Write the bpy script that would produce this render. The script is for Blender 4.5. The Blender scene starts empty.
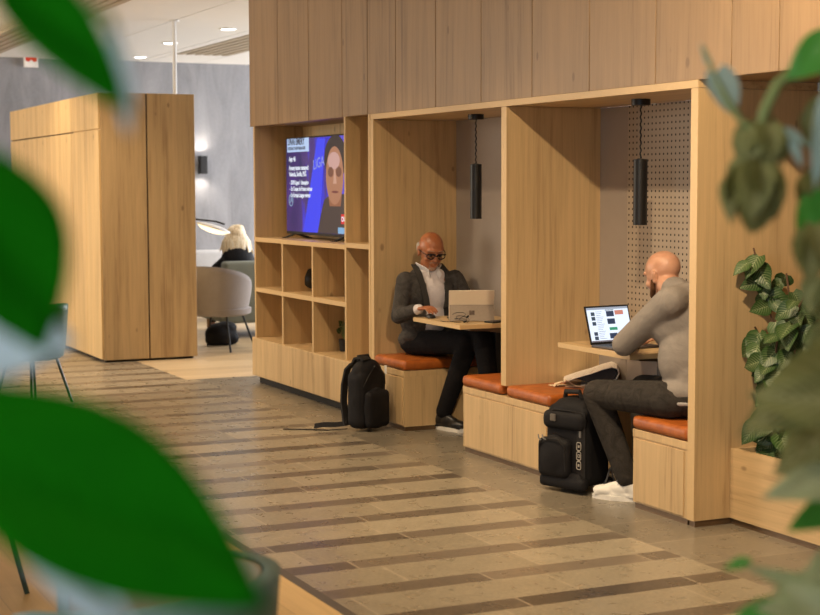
import bpy, bmesh, math, random
from mathutils import Vector, Matrix, Euler
random.seed(7)
S = bpy.context.scene
COL = S.collection
# ------------------------------------------------------------------ camera
CAM = Vector((6.089, -4.318, 1.614)); YAW, PITCH, ROLL, FPX = 1.134, -0.077, -0.003, 1577.0
fw = Vector((-math.sin(YAW)*math.cos(PITCH), math.cos(YAW)*math.cos(PITCH), math.sin(PITCH)))
rt0 = Vector((math.cos(YAW), math.sin(YAW), 0)); up0 = rt0.cross(fw)
rt = math.cos(ROLL)*rt0 + math.sin(ROLL)*up0; up = -math.sin(ROLL)*rt0 + math.cos(ROLL)*up0
cd = bpy.data.cameras.new('camera'); cam = bpy.data.objects.new('camera', cd); COL.objects.link(cam)
m = Matrix((rt, up, -fw)).transposed().to_4x4(); m.translation = CAM; cam.matrix_world = m
cd.sensor_width = 36; cd.lens = 36*FPX/820; cd.clip_start = .05
cd.dof.use_dof = True; cd.dof.focus_distance = 8.9; cd.dof.aperture_fstop = 3.5
S.camera = cam
# ------------------------------------------------------------------ world and exposure
W = bpy.data.worlds.new('World'); S.world = W; W.use_nodes = True
W.node_tree.nodes['Background'].inputs[0].default_value = (1.0, .93, .86, 1)
W.node_tree.nodes['Background'].inputs[1].default_value = .10
S.view_settings.view_transform = 'Standard'; S.view_settings.look = 'None'
S.view_settings.exposure = 0.0; S.view_settings.gamma = 1; S.view_settings.use_curve_mapping = False

def ray(px, py): return fw + rt*((px-410)/FPX) + up*((307.5-py)/FPX)
def atT(px, py, t): return CAM + ray(px, py)*t
def atY(px, py, Y): d = ray(px, py); return CAM + d*((Y-CAM.y)/d.y)
def atZ(px, py, Z=0): d = ray(px, py); return CAM + d*((Z-CAM.z)/d.z)
def V(*a): return Vector(a)

# ------------------------------------------------------------------ materials
class NT:
    def __init__(s, name):
        s.mat = bpy.data.materials.new(name); s.mat.use_nodes = True
        s.t = s.mat.node_tree; s.b = s.t.nodes['Principled BSDF']
    def n(s, ty, **k):
        x = s.t.nodes.new(ty)
        for a, v in k.items(): setattr(x, a, v)
        return x
    def l(s, a, b):
        if hasattr(a, 'is_linked'): s.t.links.new(a, b)
        else: b.default_value = a
    def m(s, op, a, b=None, c=None):
        x = s.n('ShaderNodeMath', operation=op)
        for i, v in enumerate((a, b, c)):
            if v is not None: s.l(v, x.inputs[i])
        return x.outputs[0]
    def mix(s, f, a, b):
        x = s.n('ShaderNodeMix', data_type='RGBA'); s.l(f, x.inputs[0])
        for v, i in ((a, 6), (b, 7)):
            if isinstance(v, tuple): v = (*v[:3], 1)
            s.l(v, x.inputs[i])
        return x.outputs[2]
    def ramp(s, f, stops):
        x = s.n('ShaderNodeValToRGB'); e = x.color_ramp.elements
        while len(e) < len(stops): e.new(.5)
        for q, (p, c) in zip(e, stops): q.position = p; q.color = (*c, 1)
        s.l(f, x.inputs[0]); return x.outputs[0]
    def obj(s): return s.n('ShaderNodeTexCoord').outputs['Object']
    def mapping(s, v, sc, loc=None):
        x = s.n('ShaderNodeMapping'); s.l(v, x.inputs[0]); x.inputs['Scale'].default_value = sc
        if loc is not None: s.l(loc, x.inputs['Location'])
        return x.outputs[0]
    def noise(s, v, scale, detail=4, rough=.55, dist=0):
        x = s.n('ShaderNodeTexNoise'); s.l(v, x.inputs['Vector'])
        x.inputs['Scale'].default_value = scale; x.inputs['Detail'].default_value = detail
        x.inputs['Roughness'].default_value = rough; x.inputs['Distortion'].default_value = dist
        return x.outputs[0]
    def bump(s, h, st, d=.01):
        x = s.n('ShaderNodeBump'); x.inputs['Strength'].default_value = st; x.inputs['Distance'].default_value = d
        s.l(h, x.inputs['Height']); s.l(x.outputs[0], s.b.inputs['Normal'])
    def col(s, c): s.l((*c, 1) if isinstance(c, tuple) else c, s.b.inputs['Base Color'])
    def set(s, **k):
        for a, v in k.items(): s.b.inputs[a.replace('_', ' ')].default_value = v
        return s.mat

def plain(name, c, rough=.6, metal=0, nscale=60, namt=.12, bump=.1, **k):
    t = NT(name); n = t.noise(t.obj(), nscale, 3)
    t.col(t.mix(n, tuple(x*(1-namt) for x in c), tuple(min(1, x*(1+namt)) for x in c)))
    if bump: t.bump(n, bump, .003)
    return t.set(Roughness=rough, Metallic=metal, **k)

def wood(name, ca, cb, knot, axis='Z', rough=.42, isl=.6):
    t = NT(name); g = t.n('ShaderNodeNewGeometry'); r = g.outputs['Random Per Island']
    off = t.n('ShaderNodeCombineXYZ')
    for i, k in enumerate((37.1, 17.7, 53.3)): t.l(t.m('MULTIPLY', r, k), off.inputs[i])
    ax = 'XYZ'.index(axis)
    def sc(a, b): v = [a, a, a]; v[ax] = b; return tuple(v)
    o = t.obj()
    broad = t.noise(t.mapping(o, sc(7, .5), off.outputs[0]), 1.0, 3, .6, 1.2)
    grain = t.noise(t.mapping(o, sc(34, 1.1), off.outputs[0]), 1.0, 6, .65, .6)
    fib = t.noise(t.mapping(o, sc(150, 5), off.outputs[0]), 1.0, 2)
    f = t.m('ADD', t.m('ADD', t.m('MULTIPLY', broad, .55), t.m('MULTIPLY', grain, .5)), t.m('ADD', t.m('MULTIPLY', fib, .18), t.m('MULTIPLY', t.m('SUBTRACT', r, .5), .16*isl)))
    c = t.ramp(f, [(.44, cb), (.60, ca), (.76, tuple(x*1.16 for x in ca))])
    vo = t.n('ShaderNodeTexVoronoi'); t.l(t.mapping(o, sc(5.0, 2.6), off.outputs[0]), vo.inputs['Vector']); vo.inputs['Scale'].default_value = 1
    kn = t.noise(t.mapping(o, sc(20, 6), off.outputs[0]), 1.0, 2)
    k = t.m('SMOOTH_MIN', 1.0, t.m('MAXIMUM', 0.0, t.m('MULTIPLY', t.m('SUBTRACT', t.m('ADD', .035, t.m('MULTIPLY', kn, .09)), vo.outputs['Distance']), 26)), .1)
    c = t.mix(t.m('MULTIPLY', k, .55), c, knot)
    t.col(c); t.bump(grain, .06, .002)
    return t.set(Roughness=rough)

OA, OB, OK_ = (.53, .365, .185), (.345, .215, .098), (.15, .08, .035)
oak = wood('oak_veneer', OA, OB, OK_)
oakX = wood('oak_veneer_level', OA, OB, OK_, 'X')
oakY = wood('oak_veneer_cross', OA, OB, OK_, 'Y')
oak_clad_dim = wood('oak_cladding_dim', (.295, .186, .094), (.19, .113, .053), (.12, .065, .03))  # same oak as the booths, the dim light up there darkened into its colour
oak_lit = wood('oak_locker_lit', (.66, .46, .22), (.50, .33, .15), (.22, .12, .05))  # oak lightened to carry the bright light on the cabinet fronts
dark_gap = plain('shadow_gap_black', (.02, .016, .012), .8)
kick = plain('bronze_kick_strip', (.16, .10, .055), .35, .5)
edge_oak = plain('oak_edging', (.60, .41, .20), .4, namt=.06)
leather = NT('cognac_leather')
_n = leather.noise(leather.obj(), 14, 4); _f = leather.noise(leather.obj(), 220, 2)
leather.col(leather.ramp(_n, [(.3, (.27, .062, .008)), (.7, (.46, .125, .020))])); leather.bump(leather.m('ADD', _n, leather.m('MULTIPLY', _f, .3)), .25, .008)
leather = leather.set(Roughness=.38)
plaster = plain('warm_plaster', (.36, .30, .25), .85, nscale=8, namt=.06, bump=.03)
ceil_m = plain('ceiling_white', (.80, .79, .77), .8, nscale=5, namt=.02, bump=0)
ceil_slat = plain('ceiling_beige_slats', (.42, .35, .26), .7)
black = plain('black_metal', (.012, .011, .011), .45, .3)
chrome = plain('chrome', (.7, .7, .7), .2, 1, namt=.02, bump=0)
white_metal = plain('white_metal', (.75, .75, .76), .4)

def concrete():
    t = NT('grey_concrete_render'); o = t.obj()
    a = t.noise(t.mapping(o, (.8, 1.6, .35)), 2, 6, .65, 1.0); b = t.noise(o, 30, 3)
    t.col(t.ramp(t.m('ADD', t.m('MULTIPLY', a, .85), t.m('MULTIPLY', b, .15)), [(.35, (.19, .190, .205)), (.65, (.29, .29, .31))]))
    t.bump(b, .1, .005); return t.set(Roughness=.75)
concrete = concrete()

def perf():
    t = NT('perforated_acoustic_board'); x = t.n('ShaderNodeSeparateXYZ'); t.l(t.obj(), x.inputs[0])
    def cell(s, p): return t.m('SUBTRACT', t.m('FRACT', t.m('DIVIDE', s, p)), .5)
    a, b = t.m('MULTIPLY', cell(x.outputs[0], .038), .038), t.m('MULTIPLY', cell(x.outputs[2], .034), .034)
    d = t.m('SQRT', t.m('ADD', t.m('MULTIPLY', a, a), t.m('MULTIPLY', b, b)))
    h = t.m('LESS_THAN', d, .0065)
    t.col(t.mix(h, (.42, .34, .26), (.035, .022, .015))); t.bump(h, -.4, .004); return t.set(Roughness=.7)
perf = perf()

def stone():
    t = NT('stone_paving'); o = t.obj(); s = t.n('ShaderNodeSeparateXYZ'); t.l(o, s.inputs[0]); X, Y = s.outputs[0], s.outputs[1]
    u = t.m('ADD', t.m('DIVIDE', t.m('ADD', X, .445), .42), .5); fu = t.m('FRACT', u); row = t.m('FLOOR', u)
    inb = t.m('LESS_THAN', Y, -.385)
    dk = t.m('MULTIPLY', t.m('LESS_THAN', t.m('ABSOLUTE', t.m('SUBTRACT', fu, .5)), .17), inb)
    row2 = t.m('FLOOR', t.m('ADD', u, .5)); rid = t.m('ADD', t.m('MULTIPLY', t.m('ADD', t.m('MULTIPLY', row, dk), t.m('MULTIPLY', row2, t.m('SUBTRACT', inb, dk))), 2), t.m('ADD', dk, t.m('MULTIPLY', t.m('SUBTRACT', 1.0, inb), t.m('ADD', t.m('MULTIPLY', row, 2), 400))))
    wr = t.n('ShaderNodeTexWhiteNoise', noise_dimensions='1D'); t.l(rid, wr.inputs['W'])
    L = t.m('ADD', .62, t.m('MULTIPLY', wr.outputs[0], .28))
    v = t.m('DIVIDE', t.m('ADD', t.m('ADD', Y, .385), t.m('MULTIPLY', t.m('MULTIPLY', wr.outputs[0], 1.7), inb)), L); ti = t.m('FLOOR', v); fv = t.m('FRACT', v)
    cb = t.n('ShaderNodeCombineXYZ'); t.l(rid, cb.inputs[0]); t.l(ti, cb.inputs[1])
    wt = t.n('ShaderNodeTexWhiteNoise', noise_dimensions='2D'); t.l(cb.outputs[0], wt.inputs['Vector']); R = wt.outputs[0]
    sp = t.noise(o, 55, 5, .85); cl = t.noise(o, 9, 4)
    tone = t.m('ADD', t.m('MULTIPLY', t.m('ADD', t.m('MULTIPLY', t.m('SUBTRACT', sp, .2), 1.5), t.m('MULTIPLY', cl, .35)), .72), t.m('MULTIPLY', R, t.m('ADD', .20, t.m('MULTIPLY', dk, .35))))
    light = t.ramp(tone, [(.3, (.17, .142, .100)), (1.0, (.48, .405, .290))])
    dark = t.ramp(tone, [(.3, (.040, .031, .024)), (1.0, (.20, .157, .115))])
    band = t.ramp(tone, [(.3, (.110, .092, .068)), (1.0, (.29, .245, .182))])
    c = t.mix(inb, band, t.mix(dk, light, dark))
    je = t.m('LESS_THAN', t.m('MULTIPLY', t.m('MINIMUM', fv, t.m('SUBTRACT', 1.0, fv)), L), .0045)
    jr = t.m('LESS_THAN', t.m('ABSOLUTE', t.m('SUBTRACT', t.m('ABSOLUTE', t.m('SUBTRACT', fu, .5)), .17)), .006)
    jb = t.m('MULTIPLY', t.m('LESS_THAN', t.m('MINIMUM', fu, t.m('SUBTRACT', 1.0, fu)), .008), t.m('SUBTRACT', 1.0, inb))
    j = t.m('MAXIMUM', je, t.m('MAXIMUM', t.m('MULTIPLY', jr, inb), jb))
    t.col(t.mix(t.m('MULTIPLY', j, .6), c, (.44, .36, .26)))
    t.bump(t.m('ADD', sp, t.m('MULTIPLY', j, -1.0)), .10, .002)
    t.l(t.m('ADD', .17, t.m('MULTIPLY', cl, .26)), t.b.inputs['Roughness'])
    return t.mat
stone = stone()

def planks(name, ca, cb, axis):
    t = NT(name); o = t.obj(); s = t.n('ShaderNodeSeparateXYZ'); t.l(o, s.inputs[0])
    A, B = (s.outputs[0], s.outputs[1]) if axis == 'X' else (s.outputs[1], s.outputs[0])
    r = t.m('FLOOR', t.m('DIVIDE', B, .16)); wr = t.n('ShaderNodeTexWhiteNoise', noise_dimensions='1D'); t.l(r, wr.inputs['W'])
    v = t.m('ADD', t.m('DIVIDE', A, 1.6), wr.outputs[0]); cb2 = t.n('ShaderNodeCombineXYZ'); t.l(r, cb2.inputs[0]); t.l(t.m('FLOOR', v), cb2.inputs[1])
    w = t.n('ShaderNodeTexWhiteNoise', noise_dimensions='2D'); t.l(cb2.outputs[0], w.inputs['Vector'])
    g = t.noise(t.mapping(o, (1.5, 22, 1) if axis == 'X' else (22, 1.5, 1)), 1, 5, .6, .6)
    f = t.m('ADD', t.m('MULTIPLY', g, .7), t.m('MULTIPLY', w.outputs[0], .3))
    fb = t.m('FRACT', t.m('DIVIDE', B, .16)); j = t.m('LESS_THAN', fb, .02)
    t.col(t.mix(t.m('MULTIPLY', j, .5), t.ramp(f, [(.3, cb), (.7, ca)]), (.15, .09, .05))); t.bump(g, .05, .002)
    return t.set(Roughness=.4)
pale_planks = planks('pale_oak_planks', (.66, .50, .30), (.50, .36, .20), 'Y')
front_planks = planks('yellow_oak_planks', (.62, .42, .19), (.48, .31, .13), 'X')

def fabric(name, c, rough=.9, sc=350, amt=.25, big=.1, bump=.3):
    t = NT(name); o = t.obj(); a = t.noise(o, sc, 2, .8); b = t.noise(o, 9, 3)
    f = t.m('ADD', t.m('MULTIPLY', a, .7), t.m('MULTIPLY', b, .3))
    t.col(t.ramp(f, [(.3, tuple(x*(1-amt) for x in c)), (.7, tuple(min(1, x*(1+amt)) for x in c))])); t.bump(t.m('ADD', a, t.m('MULTIPLY', b, 2)), bump, .004)
    return t.set(Roughness=rough, Sheen_Weight=.1 if sum(c) > .3 else 0, Specular_IOR_Level=.3 if sum(c) > .3 else .15)
def folds(name, c, amt=.2, sc=16, bump=.6):
    t = NT(name); o = t.obj(); a = t.noise(o, sc, 4, .55, 1.5); b = t.noise(o, 400, 2)
    t.col(t.ramp(t.m('ADD', t.m('MULTIPLY', a, .5), t.m('MULTIPLY', b, .5)), [(.35, tuple(x*(1-amt) for x in c)), (.65, tuple(min(1, x*(1+amt)) for x in c))]))
    t.bump(a, bump, .012); return t.set(Roughness=.95, Sheen_Weight=0, Specular_IOR_Level=.15)
tweed = folds('charcoal_tweed', (.060, .054, .050), .5)
lapel_m = fabric('charcoal_lapel', (.042, .038, .035), sc=250, amt=.4)
shirt_m = folds('pale_shirt_cotton', (.66, .60, .60), .08, 22, .5)
black_cloth = folds('black_trouser_cloth', (.010, .009, .010), .3)
denim = folds('black_washed_denim', (.036, .031, .027), .45, 14, .6)
sweat = folds('heather_grey_sweatshirt', (.25, .22, .195), .12, 9, .5)
nylon = fabric('black_nylon', (.012, .011, .012), .65, 300, .4)
webbing = fabric('black_webbing', (.022, .020, .020), .6, 500, .3)
grey_fab = fabric('taupe_grey_upholstery', (.30, .265, .25), .9, 200, .12)
green_fab = fabric('sage_grey_upholstery', (.20, .215, .18), .9, 200, .12)
pale_fab = fabric('pale_grey_upholstery', (.55, .53, .52), .9, 200, .1)
def skin(name, a, b):
    t = NT(name); o = t.obj(); n = t.noise(o, 18, 4); t.col(t.ramp(n, [(.3, a), (.7, b)])); t.bump(t.noise(o, 160, 2), .08, .002)
    return t.set(Roughness=.42, Subsurface_Weight=.08, Subsurface_Radius=(.02, .008, .004), Subsurface_Scale=.3)
skin1 = skin('tanned_skin', (.32, .105, .038), (.42, .150, .060)); skin2 = skin('fair_skin', (.48, .24, .145), (.58, .31, .20))
hair_grey = fabric('grey_hair', (.38, .34, .30), .8, 200, .3); beard_b = fabric('brown_beard', (.10, .045, .02), .8, 200, .3)
stub = fabric('grey_stubble', (.36, .22, .15), .7, 300, .3)
buzz = fabric('shaved_hair_shadow', (.42, .215, .125), .7, 300, .15)
def hairm():
    t = NT('blonde_hair'); o = t.obj(); a = t.noise(t.mapping(o, (60, 60, 2)), 1, 4, .6, .5)
    t.col(t.ramp(a, [(.3, (.50, .33, .15)), (.5, (.80, .64, .42)), (.7, (.92, .84, .70))])); t.bump(a, .5, .01); return t.set(Roughness=.5)
blonde = hairm()
rubber_w = plain('white_rubber', (.72, .69, .64), .5); shoe_w = fabric('white_leather', (.74, .71, .66), .45, 100, .05, bump=.1)
glass_blk = plain('black_acetate', (.010, .008, .012), .25)
def glassm(name, c=(.85, .9, .9), r=.02):
    t = NT(name); t.col(c); return t.set(Roughness=r, Transmission_Weight=1.0, IOR=1.1)
lens_m = glassm('spectacle_lens')
def emit(name, c, s):
    t = NT(name); t.col((0, 0, 0)); t.b.inputs['Emission Color'].default_value = (*c, 1); t.b.inputs['Emission Strength'].default_value = s
    return t.set(Roughness=.4)

# ------------------------------------------------------------------ mesh helpers
class MB:
    def __init__(s): s.bm = bmesh.new(); s.M = None
    def _t(s, vs):
        if s.M is not None: bmesh.ops.transform(s.bm, matrix=s.M, verts=vs)
        return vs
    def box(s, x0, x1, y0, y1, z0, z1, bev=0, seg=2, rot=None):
        r = bmesh.ops.create_cube(s.bm, size=1)['verts']
        for v in r: v.co = Vector(((x0+x1)/2+v.co.x*(x1-x0), (y0+y1)/2+v.co.y*(y1-y0), (z0+z1)/2+v.co.z*(z1-z0)))
        if bev:
            es = list({e for v in r for e in v.link_edges})
            g = bmesh.ops.bevel(s.bm, geom=es, offset=bev, segments=seg, profile=.5, affect='EDGES'); r = list({v for f in g['faces'] for v in f.verts} | {v for v in r if v.is_valid})
        if rot is not None:
            c = Vector(((x0+x1)/2, (y0+y1)/2, (z0+z1)/2)); bmesh.ops.transform(s.bm, matrix=Matrix.Translation(c) @ rot.to_matrix().to_4x4() @ Matrix.Translation(-c), verts=r)
        return s._t(r)
    def cone(s, p0, p1, r0, r1=None, seg=20):
        r1 = r0 if r1 is None else r1; p0, p1 = Vector(p0), Vector(p1); d = p1-p0
        r = bmesh.ops.create_cone(s.bm, cap_ends=True, segments=seg, radius1=max(r0, 1e-4), radius2=max(r1, 1e-4), depth=d.length)['verts']
        bmesh.ops.transform(s.bm, matrix=Matrix.Translation((p0+p1)/2) @ d.to_track_quat('Z', 'Y').to_matrix().to_4x4(), verts=r)
        return s._t(r)
    def ell(s, c, r, rot=None, sub=3):
        vs = bmesh.ops.create_icosphere(s.bm, subdivisions=sub, radius=1)['verts']
        M = Matrix.Translation(Vector(c)) @ (rot.to_4x4() if rot is not None else Matrix.Identity(4)) @ Matrix.Diagonal((*(r if hasattr(r, '__len__') else (r, r, r)), 1))
        bmesh.ops.transform(s.bm, matrix=M, verts=vs); return s._t(vs)
    def cap(s, p0, p1, r0, r1=None):
        r1 = r0 if r1 is None else r1
        s.cone(p0, p1, r0, r1, 16); s.ell(p0, r0, sub=2); s.ell(p1, r1, sub=2)
    def chain(s, pts, rs):
        for i in range(len(pts)-1): s.cap(pts[i], pts[i+1], rs[i], rs[i+1])
    def tube(s, pts, r, seg=8):
        pts = [Vector(p) for p in pts]; rings = []
        for i, p in enumerate(pts):
            d = (pts[min(i+1, len(pts)-1)]-pts[max(i-1, 0)]).normalized(); q = d.to_track_quat('Z', 'Y'); rr = r[i] if hasattr(r, '__len__') else r
            rings.append([s.bm.verts.new(p + q @ Vector((rr*math.cos(a*2*math.pi/seg), rr*math.sin(a*2*math.pi/seg), 0))) for a in range(seg)])
        for a, b in zip(rings, rings[1:]):
            for k in range(seg): s.bm.faces.new((a[k], a[(k+1) % seg], b[(k+1) % seg], b[k]))
        s.bm.faces.new(rings[0][::-1]); s.bm.faces.new(rings[-1]); s._t([v for q in rings for v in q])
    def strap(s, pts, w, th, side):
        pts = [Vector(p) for p in pts]; side = Vector(side).normalized(); rings = []
        for i, p in enumerate(pts):
            d = (pts[min(i+1, len(pts)-1)]-pts[max(i-1, 0)]).normalized(); n = d.cross(side).normalized()
            rings.append([s.bm.verts.new(p + side*a*w/2 + n*b*th/2) for a, b in ((-1, -1), (1, -1), (1, 1), (-1, 1))])
        for a, b in zip(rings, rings[1:]):
            for k in range(4): s.bm.faces.new((a[k], a[(k+1) % 4], b[(k+1) % 4], b[k]))
        s.bm.faces.new(rings[0][::-1]); s.bm.faces.new(rings[-1]); s._t([v for q in rings for v in q])
    def prism(s, poly, h, M):   # poly in local xy, extruded h along local z, then matrix M
        a = [s.bm.verts.new(M @ Vector((x, y, 0))) for x, y in poly]; b = [s.bm.verts.new(M @ Vector((x, y, h))) for x, y in poly]
        n = len(a); s.bm.faces.new(a[::-1]); s.bm.faces.new(b)
        for k in range(n): s.bm.faces.new((a[k], a[(k+1) % n], b[(k+1) % n], b[k]))
        s._t(a+b)
    def lathe(s, prof, c, seg=32):
        rings = [[s.bm.verts.new(Vector(c)+Vector((r*math.cos(k*2*math.pi/seg), r*math.sin(k*2*math.pi/seg), z))) for k in range(seg)] for r, z in prof]
        for a, b in zip(rings, rings[1:]):
            for k in range(seg): s.bm.faces.new((a[k], a[(k+1) % seg], b[(k+1) % seg], b[k]))
        s.bm.faces.new(rings[0][::-1]); s.bm.faces.new(rings[-1]); s._t([v for q in rings for v in q])

def root_of(o):
    while o.parent: o = o.parent
    return o
def obj(name, mb, mat, parent=None, smooth=False, kind=None, label=None):
    bm = mb.bm; bmesh.ops.recalc_face_normals(bm, faces=bm.faces)
    if parent is not None:
        L = root_of(parent).location
        if L.length: bmesh.ops.translate(bm, vec=-L, verts=bm.verts)
    me = bpy.data.meshes.new(name); bm.to_mesh(me); bm.free()
    me.materials.append(mat)
    if smooth:
        me.polygons.foreach_set('use_smooth', [True]*len(me.polygons))
        if smooth != 'all': me.set_sharp_from_angle(angle=math.radians(40))
    o = bpy.data.objects.new(name, me); COL.objects.link(o); o.parent = parent
    if kind: o['kind'] = kind
    if label: o['label'] = label
    return o
def struct(name, mb, mat, parent=None, **k): return obj(name, mb, mat, parent, kind=None if parent else 'structure', **k)
def thing(name, label, cat, loc=(0, 0, 0), group=None):
    o = bpy.data.objects.new(name, None); COL.objects.link(o); o.location = loc; o.empty_display_size = .1
    o['label'] = label; o['category'] = cat
    if group: o['group'] = group
    return o
def tag(o, label, cat, group=None):
    o['label'] = label; o['category'] = cat
    if group: o['group'] = group
    return o
def dup(o, loc, rz=None, label=None):
    r = o.copy(); COL.objects.link(r); r.location = loc
    if rz is not None: r.rotation_euler.z = rz
    if label: r['label'] = label
    for ch in list(o.children):
        c = ch.copy(); COL.objects.link(c); c.parent = r
        for g in list(ch.children): d = g.copy(); COL.objects.link(d); d.parent = c
    return r
def blob(name, mb, mat, parent, vox=.008, it=4, cut=None, thick=0, fac=.5):
    o = obj(name, mb, mat, parent)
    a = o.modifiers.new('r', 'REMESH'); a.mode = 'VOXEL'; a.voxel_size = vox
    b = o.modifiers.new('s', 'SMOOTH'); b.factor = fac; b.iterations = it
    dg = bpy.context.evaluated_depsgraph_get(); me = bpy.data.meshes.new_from_object(o.evaluated_get(dg)); o.modifiers.clear(); o.data = me
    if cut:
        bm = bmesh.new(); bm.from_mesh(me); L = root_of(o).location
        bmesh.ops.delete(bm, geom=[f for f in bm.faces if cut(f.calc_center_median()+L)], context='FACES')
        bm.to_mesh(me); bm.free()
    if not me.materials: me.materials.append(mat)
    me.polygons.foreach_set('use_smooth', [True]*len(me.polygons))
    if thick: s = o.modifiers.new('t', 'SOLIDIFY'); s.thickness = thick; s.offset = -1
    return o
def text(body, M, size, mat, parent, name='lettering', bold=0, depth=.001, align='LEFT', xs=1):
    c = bpy.data.curves.new(name, 'FONT'); c.body = body; c.size = size; c.extrude = depth; c.offset = bold; c.align_x = align
    o = bpy.data.objects.new(name, c); COL.objects.link(o)
    me = bpy.data.meshes.new_from_object(o.evaluated_get(bpy.context.evaluated_depsgraph_get())); bpy.data.objects.remove(o)
    me.transform(Matrix.Diagonal((xs, 1, 1, 1))); me.transform(M); me.transform(Matrix.Translation(-root_of(parent).location)); me.materials.clear(); me.materials.append(mat)
    o = bpy.data.objects.new(name, me); COL.objects.link(o); o.parent = parent; return o

# ------------------------------------------------------------------ structure
CZ = 3.25
b = MB(); b.box(-14.6, 8, -2.03, 1.6, -.1, 0)
# the stone path: leave the lounge corner to the pale planks
b.bm.free(); b = MB(); b.box(-14.6, 8, -2.03, -.465, -.1, 0); b.box(-6.6, 8, -.465, 1.6, -.1, 0); struct('floor', b, stone)
b = MB(); b.box(-14.6, -6.6, -.465, 6, -.1, 0); struct('floor', b, pale_planks)
b = MB(); b.box(-14.6, 8, -9, -2.075, -.1, 0); struct('floor', b, front_planks)
b = MB(); b.box(-14.6, 8, -2.075, -2.03, -.1, .001); struct('trim_1', b, plain('dark_threshold_strip', (.09, .075, .06), .4))
# far grey wall
b = MB(); b.box(-14.6, -14.3, -9, 6, 0, CZ); struct('wall_left', b, concrete)
# ceiling, with long grooves and slatted fields
b = MB()
ys = [-9, -4.2, -3.0, -1.75, -.62, .24, 1.25, 1.40, 2.1, 3.4, 6]
for i in range(len(ys)-1):
    if (ys[i], ys[i+1]) in ((1.40, 2.1),): continue
    b.box(-14.6, 8, ys[i]+.008, ys[i+1]-.008, CZ, CZ+.05)
b.box(-14.6, -13.0, 1.408, 2.092, CZ, CZ+.05); b.box(-14.6, 8, -9, 6, CZ+.1, CZ+.15)
struct('ceiling', b, ceil_m)
b = MB()
for k in range(6): b.box(-13.0, -7, 1.42+k*.115, 1.49+k*.115, CZ-.005, CZ+.05)
struct('trim_2', b, ceil_slat)
b = MB()
for k in range(5): b.box(-13.6, -7.2, -1.12+k*.1, -1.06+k*.1, CZ-.03, CZ-.001)
struct('trim_3', b, ceil_slat)
XL0 = -3.79
# upper oak cladding above shelving and booths
gx = [-6.24, -5.585, -4.933, -4.284, -3.833, -3.373, -2.776, -2.168, -1.563, -.963, -.356, .246, .582, 1.18, 1.79, 2.41]
b = MB()
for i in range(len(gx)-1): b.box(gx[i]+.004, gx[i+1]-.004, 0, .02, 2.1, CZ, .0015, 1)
struct('wall_back', b, oak_clad_dim)
b = MB(); b.box(-6.215, 2.41, .022, .9, 2.12, CZ-.002); struct('wall_back', b, dark_gap)
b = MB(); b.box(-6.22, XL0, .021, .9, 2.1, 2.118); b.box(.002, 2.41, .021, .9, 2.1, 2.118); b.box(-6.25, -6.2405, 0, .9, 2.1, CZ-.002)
struct('trim_4', b, oak_clad_dim)
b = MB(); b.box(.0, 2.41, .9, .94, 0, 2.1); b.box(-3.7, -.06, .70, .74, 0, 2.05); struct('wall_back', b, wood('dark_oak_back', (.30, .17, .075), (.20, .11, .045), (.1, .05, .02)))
b = MB(); b.box(2.41, 2.47, 0, .94, 0, CZ-.002); struct('wall_right', b, oak)

# ------------------------------------------------------------------ shelving unit
U = [-6.155, -5.52, -4.878, -4.238, -3.81]
SD = .42; th = .028
sh = thing('shelving_unit', 'tall oak shelving unit with open cubbyholes and a television bay, left of the booths', 'shelves', (-5, .2, 0))
b = MB(); b.box(-6.2, -3.79, -.02, SD, .062, .375, .006); b.box(-6.2, -3.79, SD, SD+.02, .062, 2.1)
base = obj('base_panel', b, oak, sh)
b = MB(); b.box(-6.16, -3.81, .03, SD, 0, .062); obj('plinth', b, dark_gap, sh)
for i, x in enumerate(U):
    b = MB(); t0 = 2.1 if i in (0, 3, 4) else 1.167
    b.box(x-th/2, x+th/2, 0, SD, .375, t0)
    o = obj('upright', b, oak, sh)
    b = MB(); b.box(x-th/2, x+th/2, -.0015, 0, .377, t0); obj('edge_band', b, edge_oak, o)
for (x0, x1, z, t_) in ((U[0], U[3], 1.165, .034), (U[3], U[4], 1.180, .034), (U[0], U[3], .755, .034)):
    b = MB(); b.box(x0+th/2, x1-th/2, .0, SD, z, z+t_)
    o = obj('shelf', b, oakX, sh)
    b = MB(); b.box(x0+th/2, x1-th/2, -.002, 0, z, z+t_); obj('edge_band', b, edge_oak, o)

# television
tv = thing('television', 'large flat television switched on, standing in the open bay of the shelving', 'television', (-5.26, .2, 1.2))
TX0, TX1, TZ0, TZ1 = -5.95, -4.57, 1.232, 2.0
b = MB(); b.box(TX0, TX1, .2, .235, TZ0, TZ1, .004); b.box(TX0+.2, TX1-.2, .235, .265, TZ0+.05, TZ0+.5, .01); obj('housing', b, black, tv)
def scr():
    t = NT('television_picture'); o = t.obj(); s = t.n('ShaderNodeSeparateXYZ'); t.l(o, s.inputs[0]); n = t.noise(t.mapping(o, (3.2, 1, 1.3)), 1, 3, .5, .6)
    c = t.ramp(t.m('ADD', n, t.m('MULTIPLY', s.outputs[0], .28)), [(.22, (.015, .02, .12)), (.44, (.07, .03, .22)), (.52, (.03, .03, .75)), (.62, (.12, .09, .70))])
    t.col((.01, .01, .02)); t.l(c, t.b.inputs['Emission Color']); t.b.inputs['Emission Strength'].default_value = .8; return t.set(Roughness=.15)
b = MB(); b.box(TX0+.012, TX1-.012, .197, .1995, TZ0+.022, TZ1-.012); screen = obj('screen', b, scr(), tv)
def SM(u, v, d=.004): return Matrix.Translation((TX0+u*(TX1-TX0), .197-d+.003, TZ0+v*(TZ1-TZ0))) @ Matrix.Rotation(math.pi/2, 4, 'X')
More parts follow.
